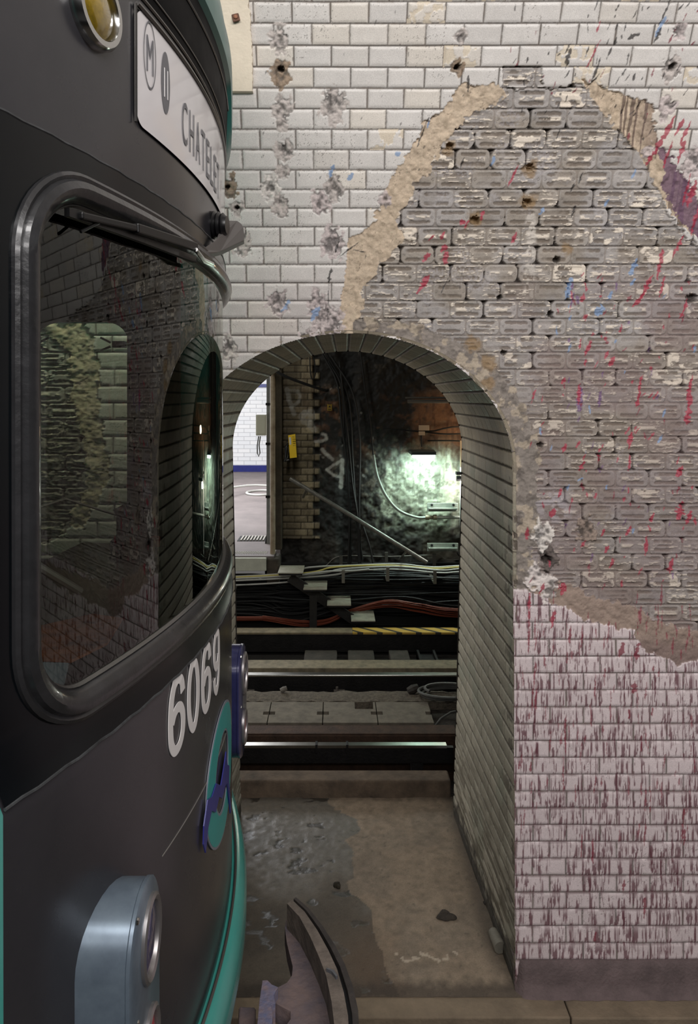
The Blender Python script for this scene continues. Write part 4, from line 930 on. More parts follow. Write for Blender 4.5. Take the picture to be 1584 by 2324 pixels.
# ------------------------------------------------------------------ cream board on the wall, top left
g = empty('wall_board', (gx(540, 2.95), 2.95, PX(0, 214, 2.97).z), 'cream painted board with a ragged right edge, fixed to the tiles above the train', 'board')
def wallpt(px_, py_, off=0.0):
    X_, s_ = px2wall(px_, py_); z_ = float(s2z(s_)); return Vector((X_, float(wdepth(z_))-off, z_))
left, right = [], []
nv = 60
for i in range(nv+1):
    yy = -90+(214+90)*i/nv
    rx_ = (563 if yy < 30 else 567 if yy < 90 else 569) + (yy+90)*0.02 + R.uniform(-1.3, 1.3)
    left.append((430, yy)); right.append((rx_, yy))
m = MB(); vs = []
for (lx, ly), (rx_, ry) in zip(left, right):
    vs += [wallpt(lx, ly, 0.034), wallpt(rx_, ry, 0.030), wallpt(rx_, ry, 0.006), wallpt(lx, ly, 0.006)]
fs = []
for i in range(nv):
    for k in range(4): fs.append((i*4+k, i*4+(k+1) % 4, (i+1)*4+(k+1) % 4, (i+1)*4+k))
fs += [(0, 3, 2, 1), (nv*4, nv*4+1, nv*4+2, nv*4+3)]
m.add(vs, fs); m.build('panel', mat('cream_board', (248,234,212), 0.6, noise=0.06, nscale=20, bump=0.15, bscale=90), g)
c_ = wallpt(538, 51, 0.034)
sq = MB(); w_ = 0.017; an = 0.25
sq.prism([c_+Vector((w_*math.cos(an+math.pi/4+k*math.pi/2), -0.001, w_*1.15*math.sin(an+math.pi/4+k*math.pi/2)))*1.15 - c_*0 for k in range(4)] if False else
         [Vector((c_.x+1.2*w_*math.cos(an+math.pi/4+k*math.pi/2), c_.y-0.006, c_.z+1.3*w_*math.sin(an+math.pi/4+k*math.pi/2))) for k in range(4)], (0, 0.008, 0))
wsh = sq.build('washer', mat('rusty_washer', (120,86,70), 0.7, 0.3, noise=0.3, nscale=60), g, bevel=0.003)
MB().lathe((c_.x, c_.y-0.006, c_.z), (0, -1, 0), [(0, 0.009), (0.006, 0.008), (0.008, 0.004)], 10).build('bolt', mat('rusty_bolt', (150,104,80), 0.6, 0.4), wsh)

# ------------------------------------------------------------------ the train
YC, KC = 1.97, 0.20
AZT = [1.0, 2.066, 2.10, 2.16, 3.445, 3.50, 3.57, 3.65, 3.70, 3.79, 3.93, 4.05, 4.12, 4.15]
AVT = [.303,.305,.318, .330,.332,.322,.318,.318,.306,.322,.370,.46, .62, 1.0]
def A_(z): return float(np.interp(z, AZT, AVT))
def SX(y, z): return -A_(z) - KC*(y-YC)**2
def SP(y, z, off=0.0):
    n = Vector((1, 2*KC*(y-YC), 0)).normalized()
    return Vector((SX(y, z), y, z)) + n*off
def surf(px_, py_, z0=2.5):
    """point of the train front seen at a pixel, as (y, z)"""
    z = z0
    for _ in range(8):
        a = A_(z); q = (VX-px_)/F; lo, hi = 0.9, math.sqrt(a/KC+YC**2)
        for _ in range(40):
            mid = (lo+hi)/2
            if (a+KC*(mid-YC)**2)/mid > q: lo = mid
            else: hi = mid
        y = lo; z = H-(py_-VY)/F*y
    return y, z
Y0, Y1 = 1.044, 2.88
T = empty('metro_train', (-0.9, YC, -0.30), 'dark grey and teal metro train standing at the left, front towards the arch', 'train')
def glossy(name, rgb, rough, rgb2=None, scr=0.0, coat=0.6):
    m = mat(name, rgb, rough, noise=0.25, nscale=3, rgb2=rgb2, coat=coat)
    nt = m.node_tree; b = nt.nodes['Principled BSDF']
    n = nt.nodes.new('ShaderNodeTexNoise'); n.inputs['Scale'].default_value = 7; n.inputs['Detail'].default_value = 6
    tc = nt.nodes.new('ShaderNodeTexCoord'); nt.links.new(tc.outputs['Object'], n.inputs['Vector'])
    mr = nt.nodes.new('ShaderNodeMapRange'); mr.inputs[3].default_value = rough*0.7; mr.inputs[4].default_value = rough*1.4
    nt.links.new(n.outputs['Fac'], mr.inputs[0]); nt.links.new(mr.outputs[0], b.inputs['Roughness']); nt.links.new(mr.outputs[0], b.inputs['Coat Roughness'])
    return m
body_m = glossy('train_grey', (52,51,54), 0.24, (42,42,46), coat=0.15)
black_m = glossy('train_black', (12,16,19), 0.2, (8,10,13), coat=0.1)
teal_m = glossy('train_teal', (64,158,148), 0.22, (56,140,132))
roof_m = glossy('roof_teal', (34,112,104), 0.28, (26,92,86), coat=0.1)
rubber = mat('window_rubber', (44,44,46), 0.30, noise=0.3, nscale=14, bump=0.15, bscale=40, coat=0.3)
chrome = mat('chrome', (190,190,188), 0.18, 1.0)
for m_, s_ in ((black_m, 0.25), (body_m, 0.4)): m_.node_tree.nodes['Principled BSDF'].inputs['Specular IOR Level'].default_value = s_
# window opening as a rounded rectangle in (y, z)
WY0, WY1, WZ0, WZ1, WR = 1.118, 2.822, 2.155, 3.015, 0.13
def inwin(y, z):
    dx = max(abs(y-(WY0+WY1)/2)-((WY1-WY0)/2-WR), 0); dz = max(abs(z-(WZ0+WZ1)/2)-((WZ1-WZ0)/2-WR), 0)
    return math.hypot(dx, dz) < WR
def patch(y0, y1, z0, z1, ny, nz, off=0.0, hole_=False, offf=None):
    m = MB(); vs = []; fs = []
    for i in range(ny+1):
        for j in range(nz+1):
            y = y0+(y1-y0)*i/ny; z = z0+(z1-z0)*j/nz; vs.append(SP(y, z, off if offf is None else offf(y, z)))
    for i in range(ny):
        for j in range(nz):
            yc, zc = y0+(y1-y0)*(i+.5)/ny, z0+(z1-z0)*(j+.5)/nz
            if hole_ and inwin(yc, zc): continue
            a = i*(nz+1)+j; fs.append((a, a+nz+1, a+nz+2, a+1))
    m.add(vs, fs); return m
patch(Y0, Y1, 1.10, 3.46, 130, 170, hole_=True).build('front_panel', body_m, T, smooth=True)
# black surround
def surr(y, z): return 0.004
m = MB(); vs = []; fs = []
sy0, sy1, sz0, sz1 = Y0+0.002, Y1-0.002, 2.074, 3.088
m = patch(sy0, sy1, sz0, sz1, 130, 90, 0.006, True)
sur = m.build('window_surround', black_m, T, smooth=True)
for zz in (sz1, sz0):
    MB().tube([SP(sy0+(sy1-sy0)*i/60, zz+0.0012*math.sin(i*2.1), 0.005) for i in range(61)], 0.003, 6).build('edge_bead', mat('worn_edge', (70,72,74), 0.6, noise=0.6, nscale=30), sur, smooth=True)
# gasket frame swept round the window
def rrect(gr, n=12):
    y0, y1, z0, z1, r = WY0-gr, WY1+gr, WZ0-gr, WZ1+gr, WR+gr
    out = []
    for (cy, cz, a0) in ((y1-r, z1-r, 0), (y0+r, z1-r, 90), (y0+r, z0+r, 180), (y1-r, z0+r, 270)):
        for k in range(n+1):
            a = math.radians(a0+90*k/n); out.append((cy+r*math.cos(a), cz+r*math.sin(a)))
    dense = []
    for i in range(len(out)):
        (ya, za), (yb, zb) = out[i], out[(i+1) % len(out)]; k = max(1, int(math.hypot(yb-ya, zb-za)/0.03))
        for j in range(k): dense.append((ya+(yb-ya)*j/k, za+(zb-za)*j/k))
    return dense
def sweep(profile):
    """profile: (growth in plane, offset out of plane) closed"""
    base = [rrect(0.0)]; n = len(base[0]); m = MB(); vs = []
    loops = []
    for gr, off in profile:
        loops.append([SP(WYc(y, z, gr)[0], WYc(y, z, gr)[1], off) for (y, z) in base[0]])
    k = len(profile)
    for i in range(n):
        for l in loops: vs.append(l[i])
    fs = [(i*k+j, ((i+1) % n)*k+j, ((i+1) % n)*k+(j+1) % k, i*k+(j+1) % k) for i in range(n) for j in range(k)]
    return m.add(vs, fs)
def WYc(y, z, gr):
    cy = min(max(y, WY0+WR), WY1-WR); cz = min(max(z, WZ0+WR), WZ1-WR); d = Vector((y-cy, z-cz))
    if d.length < 1e-6: return y, z
    d = d.normalized()*gr; return y+d.x, z+d.y
gk = sweep([(-0.022,-0.012),(-0.018,0.010),(-0.008,0.022),(0.004,0.027),(0.016,0.022),(0.020,0.013),(0.026,0.016),(0.032,0.012),(0.034,0.0),(0.0,-0.012)]).build('window_gasket', rubber, T, smooth=True)
sweep([(-0.026,-0.004),(-0.022,0.006),(-0.017,0.0)]).build('bright_bead', mat('dull_chrome', (128,126,124), 0.3, 0.8), gk, smooth=True)
# glass
gm = bpy.data.materials.new('windscreen_glass'); gm.use_nodes = True; nt = gm.node_tree
for n in list(nt.nodes): nt.nodes.remove(n)
out = nt.nodes.new('ShaderNodeOutputMaterial'); mx = nt.nodes.new('ShaderNodeMixShader'); tr_ = nt.nodes.new('ShaderNodeBsdfTransparent'); gl = nt.nodes.new('ShaderNodeBsdfGlossy')
fr_ = nt.nodes.new('ShaderNodeFresnel'); fr_.inputs['IOR'].default_value = 1.5; tr_.inputs[0].default_value = (0.84, 0.87, 0.80, 1); gl.inputs['Roughness'].default_value = 0.006; gl.inputs[0].default_value = (0.92, 0.95, 0.92, 1)
nt.links.new(fr_.outputs[0], mx.inputs[0]); nt.links.new(tr_.outputs[0], mx.inputs[1]); nt.links.new(gl.outputs[0], mx.inputs[2]); nt.links.new(mx.outputs[0], out.inputs[0])
m = MB(); vs = []; fs = []; ny, nz_ = 90, 50
for i in range(ny+1):
    for j in range(nz_+1):
        vs.append(SP(WY0-0.02+(WY1-WY0+0.04)*i/ny, WZ0-0.02+(WZ1-WZ0+0.04)*j/nz_, -0.002))
for i in range(ny):
    for j in range(nz_):
        yc, zc = WY0-0.02+(WY1-WY0+0.04)*(i+.5)/ny, WZ0-0.02+(WZ1-WZ0+0.04)*(j+.5)/nz_
        yi, zi = WY0+(WY1-WY0)*(i+.5)/ny, WZ0+(WZ1-WZ0)*(j+.5)/nz_
        if inwin(yi, zi): a = i*(nz_+1)+j; fs.append((a, a+nz_+1, a+nz_+2, a+1))
m.add(vs, fs); m.build('windscreen', gm, T, smooth=True)
# roof and cowl
def offc(y, z): return 0.0
cow_m = glossy('cowl_black', (12,12,14), 0.55, (8,8,10), coat=0.0); cow_m.node_tree.nodes['Principled BSDF'].inputs['Specular IOR Level'].default_value = 0.08
cw = patch(Y0, Y1, 3.46, 3.63, 90, 14).build('roof_cowl', cow_m, T, smooth=True)
for zz, r_ in ((3.462, 0.004), (3.485, 0.002), (3.578, 0.0035)):
    MB().tube([SP(Y0+(Y1-Y0)*i/60, zz, 0.001) for i in range(61)], r_, 6).build('cowl_bead', mat('cowl_bead', (84,82,80), 0.22, 0.7), cw, smooth=True)
m = MB(); vs = []; zs_ = [3.62, 3.632, 3.66, 3.70, 3.74, 3.79, 3.84, 3.89, 3.93, 3.97, 4.01, 4.05, 4.085, 4.12, 4.14, 4.15]
# roof: rows swept back; ends rounded
NY = 60
for z in zs_:
    for i in range(NY+1):
        t = -1+2*i/NY; y = YC+(Y1-YC)*t
        zz = z - 0.10*max(0, abs(t)-0.6)**2/0.16*(z-3.63)/0.5
        q_ = min(max((t-0.25)/0.25, 0), 1); drop = 0.14*q_*q_*(3-2*q_)*max(0, 1-(z-3.62)/0.14)
        x = -{3.62: 0.322, 3.632: 0.305, 3.66: 0.302, 3.70: 0.303}.get(z, A_(z)) - KC*(y-YC)**2
        vs.append(Vector((x, y, zz-drop)))
for i in range(NY+1):
    t = -1+2*i/NY; vs.append(Vector((-3.6, YC+(Y1-YC)*t, 4.16-0.10*max(0, abs(t)-0.6)**2/0.16)))
fs = [(r*(NY+1)+i, (r+1)*(NY+1)+i, (r+1)*(NY+1)+i+1, r*(NY+1)+i+1) for r in range(len(zs_)) for i in range(NY)]
m.add(vs, fs); m.build('roof', roof_m, T, smooth=True)
# sides with rounded corners
def side(yedge, sgn, name, hole_=None):
    m = MB(); ysd = yedge+sgn*0.085
    xs2 = [-0.829, -1.21, -1.8, -3.6] if hole_ else [-1.8, -3.6]
    zl = [1.10, 1.6, 2.02, 2.10, 2.16, 2.98, 3.445, 3.50, 3.57, 3.63] if hole_ else [1.10, 2.066, 2.10, 2.16, 3.445, 3.50, 3.57, 3.63]
    zl = zl + [3.79, 3.93, 4.05]
    def pt(i, z):
        x0 = SX(yedge, z); lean = sgn*0.05*max(0, z-3.63)/0.42
        if i < 9: a = math.pi/2*i/8; return (x0-0.085*(1-math.cos(a)), yedge+sgn*0.085*math.sin(a)-lean*i/8, z)
        return (xs2[i-9], ysd-lean, z)
    vs = []; fs = []; ng_ = 9+len(xs2); nzl = len(zl)
    for i in range(ng_):
        for z in zl: vs.append(pt(i, z))
    for i in range(ng_-1):
        for j in range(nzl-1):
            if hole_ and i == 9 and 2.01 < zl[j] < 2.9: continue
            a = i*nzl+j; fs.append((a, a+nzl, a+nzl+1, a+1))
    m.add(vs, fs); return m.build(name, teal_m, T, smooth=True)
side(Y0, -1, 'side_panel'); side(Y1, 1, 'side_panel', True)
MB().box((-3.6, 1.0, 1.12), (-3.58, 2.94, 4.1)).build('rear_panel', body_m, T)
MB().box((-3.6, 1.0, 1.08), (-0.55, 2.94, 1.12)).build('underframe', dsteel, T)
# cab interior
cab = mat('cab_lining', (34,38,38), 0.7, noise=0.2, nscale=4)
MB().box((-1.9, 1.02, 1.2), (-1.87, 2.92, 3.6)).build('cab_bulkhead', cab, T)
MB().box((-1.87, 1.02, 3.38), (-0.62, 2.92, 3.41)).build('cab_ceiling', cab, T)
MB().box((-1.87, 1.0, 1.2), (-0.62, 1.02, 3.4)).build('cab_side_lining', cab, T)
lo = MB()
for a, b_ in (((-1.87, 2.02), (-1.21, 2.98)), ((-0.829, 2.02), (-0.62, 2.98)), ((-1.87, 2.98), (-0.62, 3.4)), ((-1.87, 1.2), (-0.62, 2.02))):
    lo.box((a[0], 2.90, a[1]), (b_[0], 2.925, b_[1]))
lo.build('cab_side_lining', cab, T)
# rounded corners of the side window
for (cx_, cz_, sx_, sz_) in ((-1.21, 2.98, 1, -1), (-0.829, 2.98, -1, -1)):
    rr = 0.09; pts = [(cx_, 2.926, cz_)] + [(cx_+sx_*rr*(1-math.cos(t)), 2.926, cz_+sz_*rr*(1-math.sin(t))) for t in np.linspace(0, math.pi/2, 9)]
    MB().prism(pts, (0, 0.02, 0)).build('side_window_corner', cab, T)
MB().box((-1.22, 2.93, 2.0), (-0.82, 2.936, 3.0)).build('side_window', gm, T)
for x in (-1.205, -0.86):
    m = MB().box((x-0.02, 2.87, 2.875), (x+0.03, 2.90, 2.90)); 
    s_ = 1 if x < -1 else -1
    m.obox((x+s_*0.03, 2.885, 2.895), (x+s_*0.07, 2.885, 2.915), 0.008, 0.008).obox((x+s_*0.03, 2.885, 2.88), (x+s_*0.07, 2.885, 2.862), 0.008, 0.008)
    m.build('window_catch', mat('catch_black', (14,14,14), 0.5), T)
desk = MB(); pts = []
desk.add([(-0.485, 1.12, 2.10), (-0.42, 2.75, 2.10), (-0.95, 2.75, 2.13), (-1.05, 1.12, 2.13), (-0.485, 1.12, 1.4), (-0.42, 2.75, 1.4), (-0.95, 2.75, 1.4), (-1.05, 1.12, 1.4)],
         [(0,1,2,3),(4,7,6,5),(0,4,5,1),(1,5,6,2),(2,6,7,3),(3,7,4,0)])
dk = desk.build('control_desk', mat('desk_grey', (66,72,68), 0.4, noise=0.3, nscale=5), T)
MB().prism([(-0.535, 1.24, 2.125), (-0.478, 1.26, 2.125), (-0.535, 1.46, 2.128), (-0.63, 1.46, 2.13)], (0, 0, 0.008)).build('steel_plate', mat('steel_blue', (170,190,206), 0.5, 0.0), dk)
MB().prism([(-0.64, 1.49, 2.13), (-0.54, 1.49, 2.125), (-0.50, 1.60, 2.125), (-0.52, 1.78, 2.125), (-0.60, 1.80, 2.13), (-0.72, 1.66, 2.133)], (0, 0, 0.006)).build('orange_sheet', mat('orange_sheet', (196,120,70), 0.8, noise=0.6, nscale=16), dk)
MB().tube([(-0.86, 1.60, 2.38), (-0.78, 1.66, 2.34), (-0.70, 1.72, 2.27), (-0.63, 1.80, 2.19)], 0.010, 8).build('flexible_arm', mat('arm_grey', (150,152,146), 0.4, 0.4), dk, smooth=True)
MB().tube([(-0.98, 1.3, 2.18), (-0.92, 1.55, 2.26), (-0.86, 1.75, 2.36), (-0.78, 2.1, 2.38), (-0.70, 2.4, 2.28)], 0.004, 6).build('wire', mat('arm_grey', (150,152,146)), dk, smooth=True)
MB().lathe((-0.66, 2.3, 2.16), (0, 0, 1), [(0, 0.05), (0.06, 0.05), (0.08, 0.03), (0.14, 0.03), (0.16, 0.04), (0.18, 0.0)], 16).build('control_handle', mat('handle_black', (40,36,34), 0.35), dk, smooth=True)
MB().lathe((-0.60, 2.42, 2.18), (0, 0, 1), [(0, 0.018), (0.03, 0.018), (0.036, 0.0)], 12).build('red_button', mat('button_red', (160,40,30), 0.4), dk, smooth=True)
# destination sign
sgy0, sgy1 = 1.42, 2.52
def rr_patch(y0, y1, z0, z1, r, off, nseg=8):
    pts = []
    for (cy, cz, a0) in ((y1-r, z1-r, 0), (y0+r, z1-r, 90), (y0+r, z0+r, 180), (y1-r, z0+r, 270)):
        for k in range(nseg+1):
            a = math.radians(a0+90*k/nseg); pts.append((cy+r*math.cos(a), cz+r*math.sin(a)))
    # strips in y so that it follows the curve
    ys = sorted(set([round(p[0], 5) for p in pts] + [y0+(y1-y0)*i/40 for i in range(41)])); m = MB(); vs = []
    for y in ys:
        dx = max(abs(y-(y0+y1)/2)-((y1-y0)/2-r), 0); h_ = math.sqrt(max(r*r-dx*dx, 0)); zc = (z0+z1)/2; hz = (z1-z0)/2-r+h_
        vs += [SP(y, zc-hz, off), SP(y, zc+hz, off)]
    m.add(vs, [(2*i, 2*i+2, 2*i+3, 2*i+1) for i in range(len(ys)-1)]); return m
sg = rr_patch(sgy0, sgy1, 3.205, 3.435, 0.03, 0.005).build('destination_sign', mat('sign_white', (214,210,212), 0.16, coat=0.6), T, smooth=True)
fr2 = MB(); L_ = []
for i in range(41): L_.append(SP(sgy0+(sgy1-sgy0)*i/40, 3.438, 0.007))
fr2.tube(L_, 0.005, 6); fr2.tube([SP(sgy0-0.004, 3.205+0.23*i/6, 0.006) for i in range(7)], 0.0035, 6)
fr2.build('sign_frame', mat('cowl_bead', (84,82,80)), sg, smooth=True)
ink = mat('sign_ink', (92,92,98), 0.35)
def attach(o, parent):
    # parts of the train are built in world coordinates; only the train's own Empty has an offset
    o.parent = parent
    o.matrix_parent_inverse = Matrix.Translation(Vector(T.location)).inverted() if parent is T else Matrix.Identity(4)
    return o
def text_mesh(txt, size_y, size_z, yc, zc, off, name, m_, parent, slope=0.0, ystep=None, bold=0.0):
    """each glyph laid on the curved front; y to the right as seen from outside is away from the camera"""
    cu = bpy.data.curves.new(name, 'FONT'); cu.body = txt; cu.size = 1.0; cu.offset = bold; cu.resolution_u = 4
    ob = bpy.data.objects.new('tmp_text', cu); COL.objects.link(ob)
    dg = bpy.context.evaluated_depsgraph_get(); me = bpy.data.meshes.new_from_object(ob.evaluated_get(dg))
    COL.objects.unlink(ob); bpy.data.objects.remove(ob)
    co = np.array([v.co[:] for v in me.vertices]); mn = co.min(0); mxx = co.max(0)
    bm = bmesh.new(); bm.from_mesh(me)
    for v in bm.verts:
        y = yc + ((v.co.x-mn[0])/(mxx[0]-mn[0])-0.5)*size_y; z = zc + ((v.co.y-mn[1])/(mxx[1]-mn[1])-0.5)*size_z + slope*(y-yc)
        p = SP(y, z, off); v.co = p
    r = bmesh.ops.extrude_face_region(bm, geom=bm.faces[:])
    for v in [g_ for g_ in r['geom'] if isinstance(g_, bmesh.types.BMVert)]: v.co += Vector((0.0006, 0, 0))
    bmesh.ops.recalc_face_normals(bm, faces=bm.faces)
    me2 = bpy.data.meshes.new(name); bm.to_mesh(me2); bm.free(); me2.materials.append(m_)
    o = bpy.data.objects.new(name, me2); COL.objects.link(o); return attach(o, parent)

for i, ch in enumerate('CHATELET'):
    y = 1.668 + i*0.052; text_mesh(ch, 0.036, 0.098, y, 3.298-0.003*i, 0.0062, 'sign_letter', ink, sg)
def ring_y(yc, zc, ry, rz, wy, off, name, m_, parent, fill=False, n=40):
    m = MB(); vs = []
    for k in range(n):
        a = 2*math.pi*k/n
        vs.append(SP(yc+ry*math.cos(a), zc+rz*math.sin(a), off)); vs.append(SP(yc+(ry-wy)*math.cos(a), zc+(rz-wy*(rz/ry if fill else 1.6))*math.sin(a), off) if not fill else SP(yc, zc, off))
    m.add(vs, [(2*k, 2*((k+1) % n), 2*((k+1) % n)+1, 2*k+1) for k in range(n)])
    return attach(m.build(name, m_, T), parent)
ring_y(1.475, 3.362, 0.028, 0.069, 0.0028, 0.0065, 'metro_symbol_ring', ink, sg)
text_mesh('M', 0.030, 0.072, 1.475, 3.362, 0.0064, 'metro_symbol_letter', ink, sg)
ring_y(1.552, 3.340, 0.023, 0.066, 0, 0.0062, 'line_number_disc', ink, sg, True)
text_mesh('11', 0.020, 0.062, 1.552, 3.338, 0.0068, 'line_number', mat('sign_white2', (225,222,222), 0.3), sg)
# round yellow lamp, upper left
y_, z_ = surf(210, 22, 3.3)
hl = MB().lathe(SP(y_, z_, -0.01), Vector((1, 2*KC*(y_-YC), 0)), [(0, 0.070), (0.022, 0.070), (0.030, 0.064), (0.030, 0.054), (0.016, 0.050), (0.012, 0.0)], 40).build('upper_headlamp', chrome, T, smooth=True)
MB().lathe(SP(y_, z_, 0.006), Vector((1, 2*KC*(y_-YC), 0)), [(0, 0.050), (0.006, 0.046), (0.012, 0.030), (0.015, 0.0)], 32).build('lamp_lens', mat('amber_lens', (150,124,34), 0.12, noise=0.4, nscale=30, coat=1.0), hl, smooth=True)
# lamp clusters
blu_s = mat('cluster_steel', (122,136,148), 0.32, 0.45, noise=0.35, nscale=16, rgb2=(96,108,122)); blu_n = mat('cluster_navy', (56,58,104), 0.25, 0.1, noise=0.3, nscale=10, coat=0.5)
def capsule(yc, zc, w, h, xb, xf, m_, name, parent):
    n = 14; pts = []
    r = w/2
    for k in range(n+1): a = math.pi*k/n; pts.append((yc+r*math.cos(a), zc+h/2-r+r*math.sin(a)))
    for k in range(n+1): a = math.pi+math.pi*k/n; pts.append((yc+r*math.cos(a), zc-h/2+r+r*math.sin(a)))
    m = MB(); N = len(pts); vs = []
    prof_ = [(xb, 1.0), (xf-0.012, 1.0), (xf-0.010, 1.02), (xf-0.004, 1.02), (xf, 0.96), (xf, 0.0)]
    for x, s in prof_:
        for (y, z) in pts: vs.append((x, yc+(y-yc)*s, zc+(z-zc)*(s if s < 0.9 else 1-(1-s)*w/h*1.0)))
    m.add(vs, [(i*N+k, i*N+(k+1) % N, (i+1)*N+(k+1) % N, (i+1)*N+k) for i in range(len(prof_)-1) for k in range(N)])
    return m.build(name, m_, parent, smooth=True)
for (yc, xb, xf, m_) in ((1.285, -0.50, -0.332, blu_s), (2.555, -0.46, -0.322, blu_n)):
    lc = capsule(yc, 1.612, 0.19, 0.385, xb, xf, m_, 'lamp_cluster', T)
    for zz, r_, mm, nm in ((1.700, 0.074, mat('lens_clear', (60,62,104), 0.06, coat=1.0), 'headlamp_lens'), (1.512, 0.062, mat('lens_red', (190,24,60), 0.1, coat=1.0), 'tail_lamp_lens')):
        MB().lathe((xf-0.002, yc+0.018, zz), (1, 0, 0), [(0, r_), (0.008, r_), (0.011, r_-0.006), (0.008, r_-0.013), (0.0, r_-0.015)], 32, 0.82).build('lamp_ring', mat('ring_dull', (160,156,156), 0.35, 0.8), lc, smooth=True)
        MB().lathe((xf-0.001, yc+0.018, zz), (1, 0, 0), [(0, r_-0.015), (0.003, r_-0.02), (0.006, r_*0.4), (0.007, 0)], 28, 0.82).build(nm, mm, lc, smooth=True)
    for zz in (1.612, 1.785):
        MB().lathe((xf-0.001, yc-0.06, zz), (1, 0, 0), [(0, 0.006), (0.003, 0.005), (0.004, 0)], 8).build('screw', chrome, lc)
# fleet number on its slightly darker strip
y_a, z_a = surf(413, 1614, 1.9); y_b, z_b = surf(489, 1489, 1.9)
num_m = mat('fleet_white', (214,210,208), 0.5)
cents = [surf(400, 1613, 1.9), surf(437.5, 1571, 1.9), surf(467, 1528, 1.9), surf(490, 1493, 1.9)]
zbar = sum(c[1] for c in cents)/4
SIX = [(0.86,0.735),(0.80,0.87),(0.66,0.955),(0.50,0.97),(0.32,0.91),(0.19,0.77),(0.13,0.58),(0.12,0.38),(0.16,0.19),(0.30,0.06),(0.50,0.03),(0.70,0.07),(0.84,0.18),(0.88,0.315),(0.84,0.45),(0.70,0.555),(0.52,0.58),(0.34,0.54),(0.20,0.44)]
ZERO = [(0.5+0.38*math.cos(a), 0.5+0.47*math.sin(a)) for a in np.linspace(0, 2*math.pi, 33)]
NINE = [(1-a, 1-b_) for a, b_ in SIX]
def digit(path, y0, z0, wy, hz, name):
    P_ = []
    for i in range(len(path)-1):
        p0 = path[max(i-1, 0)]; p1 = path[i]; p2_ = path[i+1]; p3_ = path[min(i+2, len(path)-1)]
        for k in range(4):
            t = k/4; P_.append(tuple(0.5*(2*p1[c]+(p2_[c]-p0[c])*t+(2*p0[c]-5*p1[c]+4*p2_[c]-p3_[c])*t*t+(3*p1[c]-p0[c]-3*p2_[c]+p3_[c])*t**3) for c in (0, 1)))
    P_.append(path[-1]); m = MB(); vs = []
    for i, (a, b_) in enumerate(P_):
        pa, pb_ = P_[max(i-1, 0)], P_[min(i+1, len(P_)-1)]
        dy, dz = (pb_[0]-pa[0])*wy, (pb_[1]-pa[1])*hz; l_ = math.hypot(dy, dz) or 1
        ny, nz = -dz/l_*wy*0.125, dy/l_*hz*0.068
        yy, zz = y0+(a-0.5)*wy, z0+(b_-0.5)*hz
        for s_, o_ in ((1, 0.001), (1, 0.0028), (-1, 0.0028), (-1, 0.001)): vs.append(SP(yy+s_*ny, zz+s_*nz, o_))
    n = len(P_); m.add(vs, [(i*4+j, (i+1)*4+j, (i+1)*4+(j+1) % 4, i*4+(j+1) % 4) for i in range(n-1) for j in range(4)] + [(0, 1, 2, 3), tuple((n-1)*4+j for j in (3, 2, 1, 0))])
    return m.build(name, num_m, T)
for pth, (y, z), wy_ in zip((SIX, ZERO, SIX, NINE), cents, (0.092, 0.086, 0.088, 0.080)):
    digit(pth, y, zbar-0.008, wy_, 0.158, 'fleet_number_digit')
ln_ = MB().tube([SP(1.48+0.62*i/20, 1.735, 0.0012) for i in range(21)], 0.0012, 4); ln_.build('decal_edge', mat('decal_line', (120,116,112), 0.5), T)
# emblem: open ring with a blue wave across it, laid out by eye on the front
EY, EZ = 1.955, 1.668
teal_d = mat('emblem_teal', (46,150,146), 0.35); navy_d = mat('emblem_blue', (50,52,128), 0.35); rim_d = mat('emblem_rim', (120,124,134), 0.4)
def eringm(ro, ri, off, m_, name, par, n=64):
    m = MB(); vs = []
    for k in range(n):
        a = 2*math.pi*k/n
        for (r1, r2) in (ro, ri): vs.append(SP(EY+r1*math.cos(a), EZ+r2*math.sin(a), off))
        for (r1, r2) in (ri, ro): vs.append(SP(EY+r1*math.cos(a), EZ+r2*math.sin(a), off+0.003))
    m.add(vs, [(4*k+j, 4*((k+1) % n)+j, 4*((k+1) % n)+(j+1) % 4, 4*k+(j+1) % 4) for k in range(n) for j in range(4)])
    o = m.build(name, m_, T, smooth=True); return o
em = eringm((0.205, 0.172), (0.105, 0.098), 0.001, rim_d, 'operator_emblem', T)
e2 = eringm((0.199, 0.166), (0.111, 0.104), 0.0015, teal_d, 'emblem_ring', T); attach(e2, em)
wave = [(-0.255,-0.05),(-0.25,0.0),(-0.215,0.055),(-0.17,0.035),(-0.12,0.045),(-0.06,0.0),(-0.02,0.025),(0.03,0.06),(0.055,0.0),(0.10,-0.03),(0.09,-0.08),(0.12,-0.15),(0.15,-0.225),(0.125,-0.215),(0.085,-0.13),(0.05,-0.06),(0.01,-0.045),(-0.04,-0.055),(-0.085,-0.02),(-0.13,-0.04),(-0.175,-0.005),(-0.21,-0.03),(-0.235,-0.09)]
bm = bmesh.new(); vv_ = [bm.verts.new(SP(EY+a*0.95, EZ-0.01+b_*0.8, 0.0055)) for a, b_ in wave]; f = bm.faces.new(vv_); bmesh.ops.triangulate(bm, faces=[f])
r = bmesh.ops.extrude_face_region(bm, geom=bm.faces[:])
for v in [g_ for g_ in r['geom'] if isinstance(g_, bmesh.types.BMVert)]: v.co += Vector((0.003, 0, 0))
bmesh.ops.recalc_face_normals(bm, faces=bm.faces)
me = bpy.data.meshes.new('emblem_wave'); bm.to_mesh(me); bm.free(); me.materials.append(navy_d)
o = bpy.data.objects.new('emblem_wave', me); COL.objects.link(o); attach(o, em)
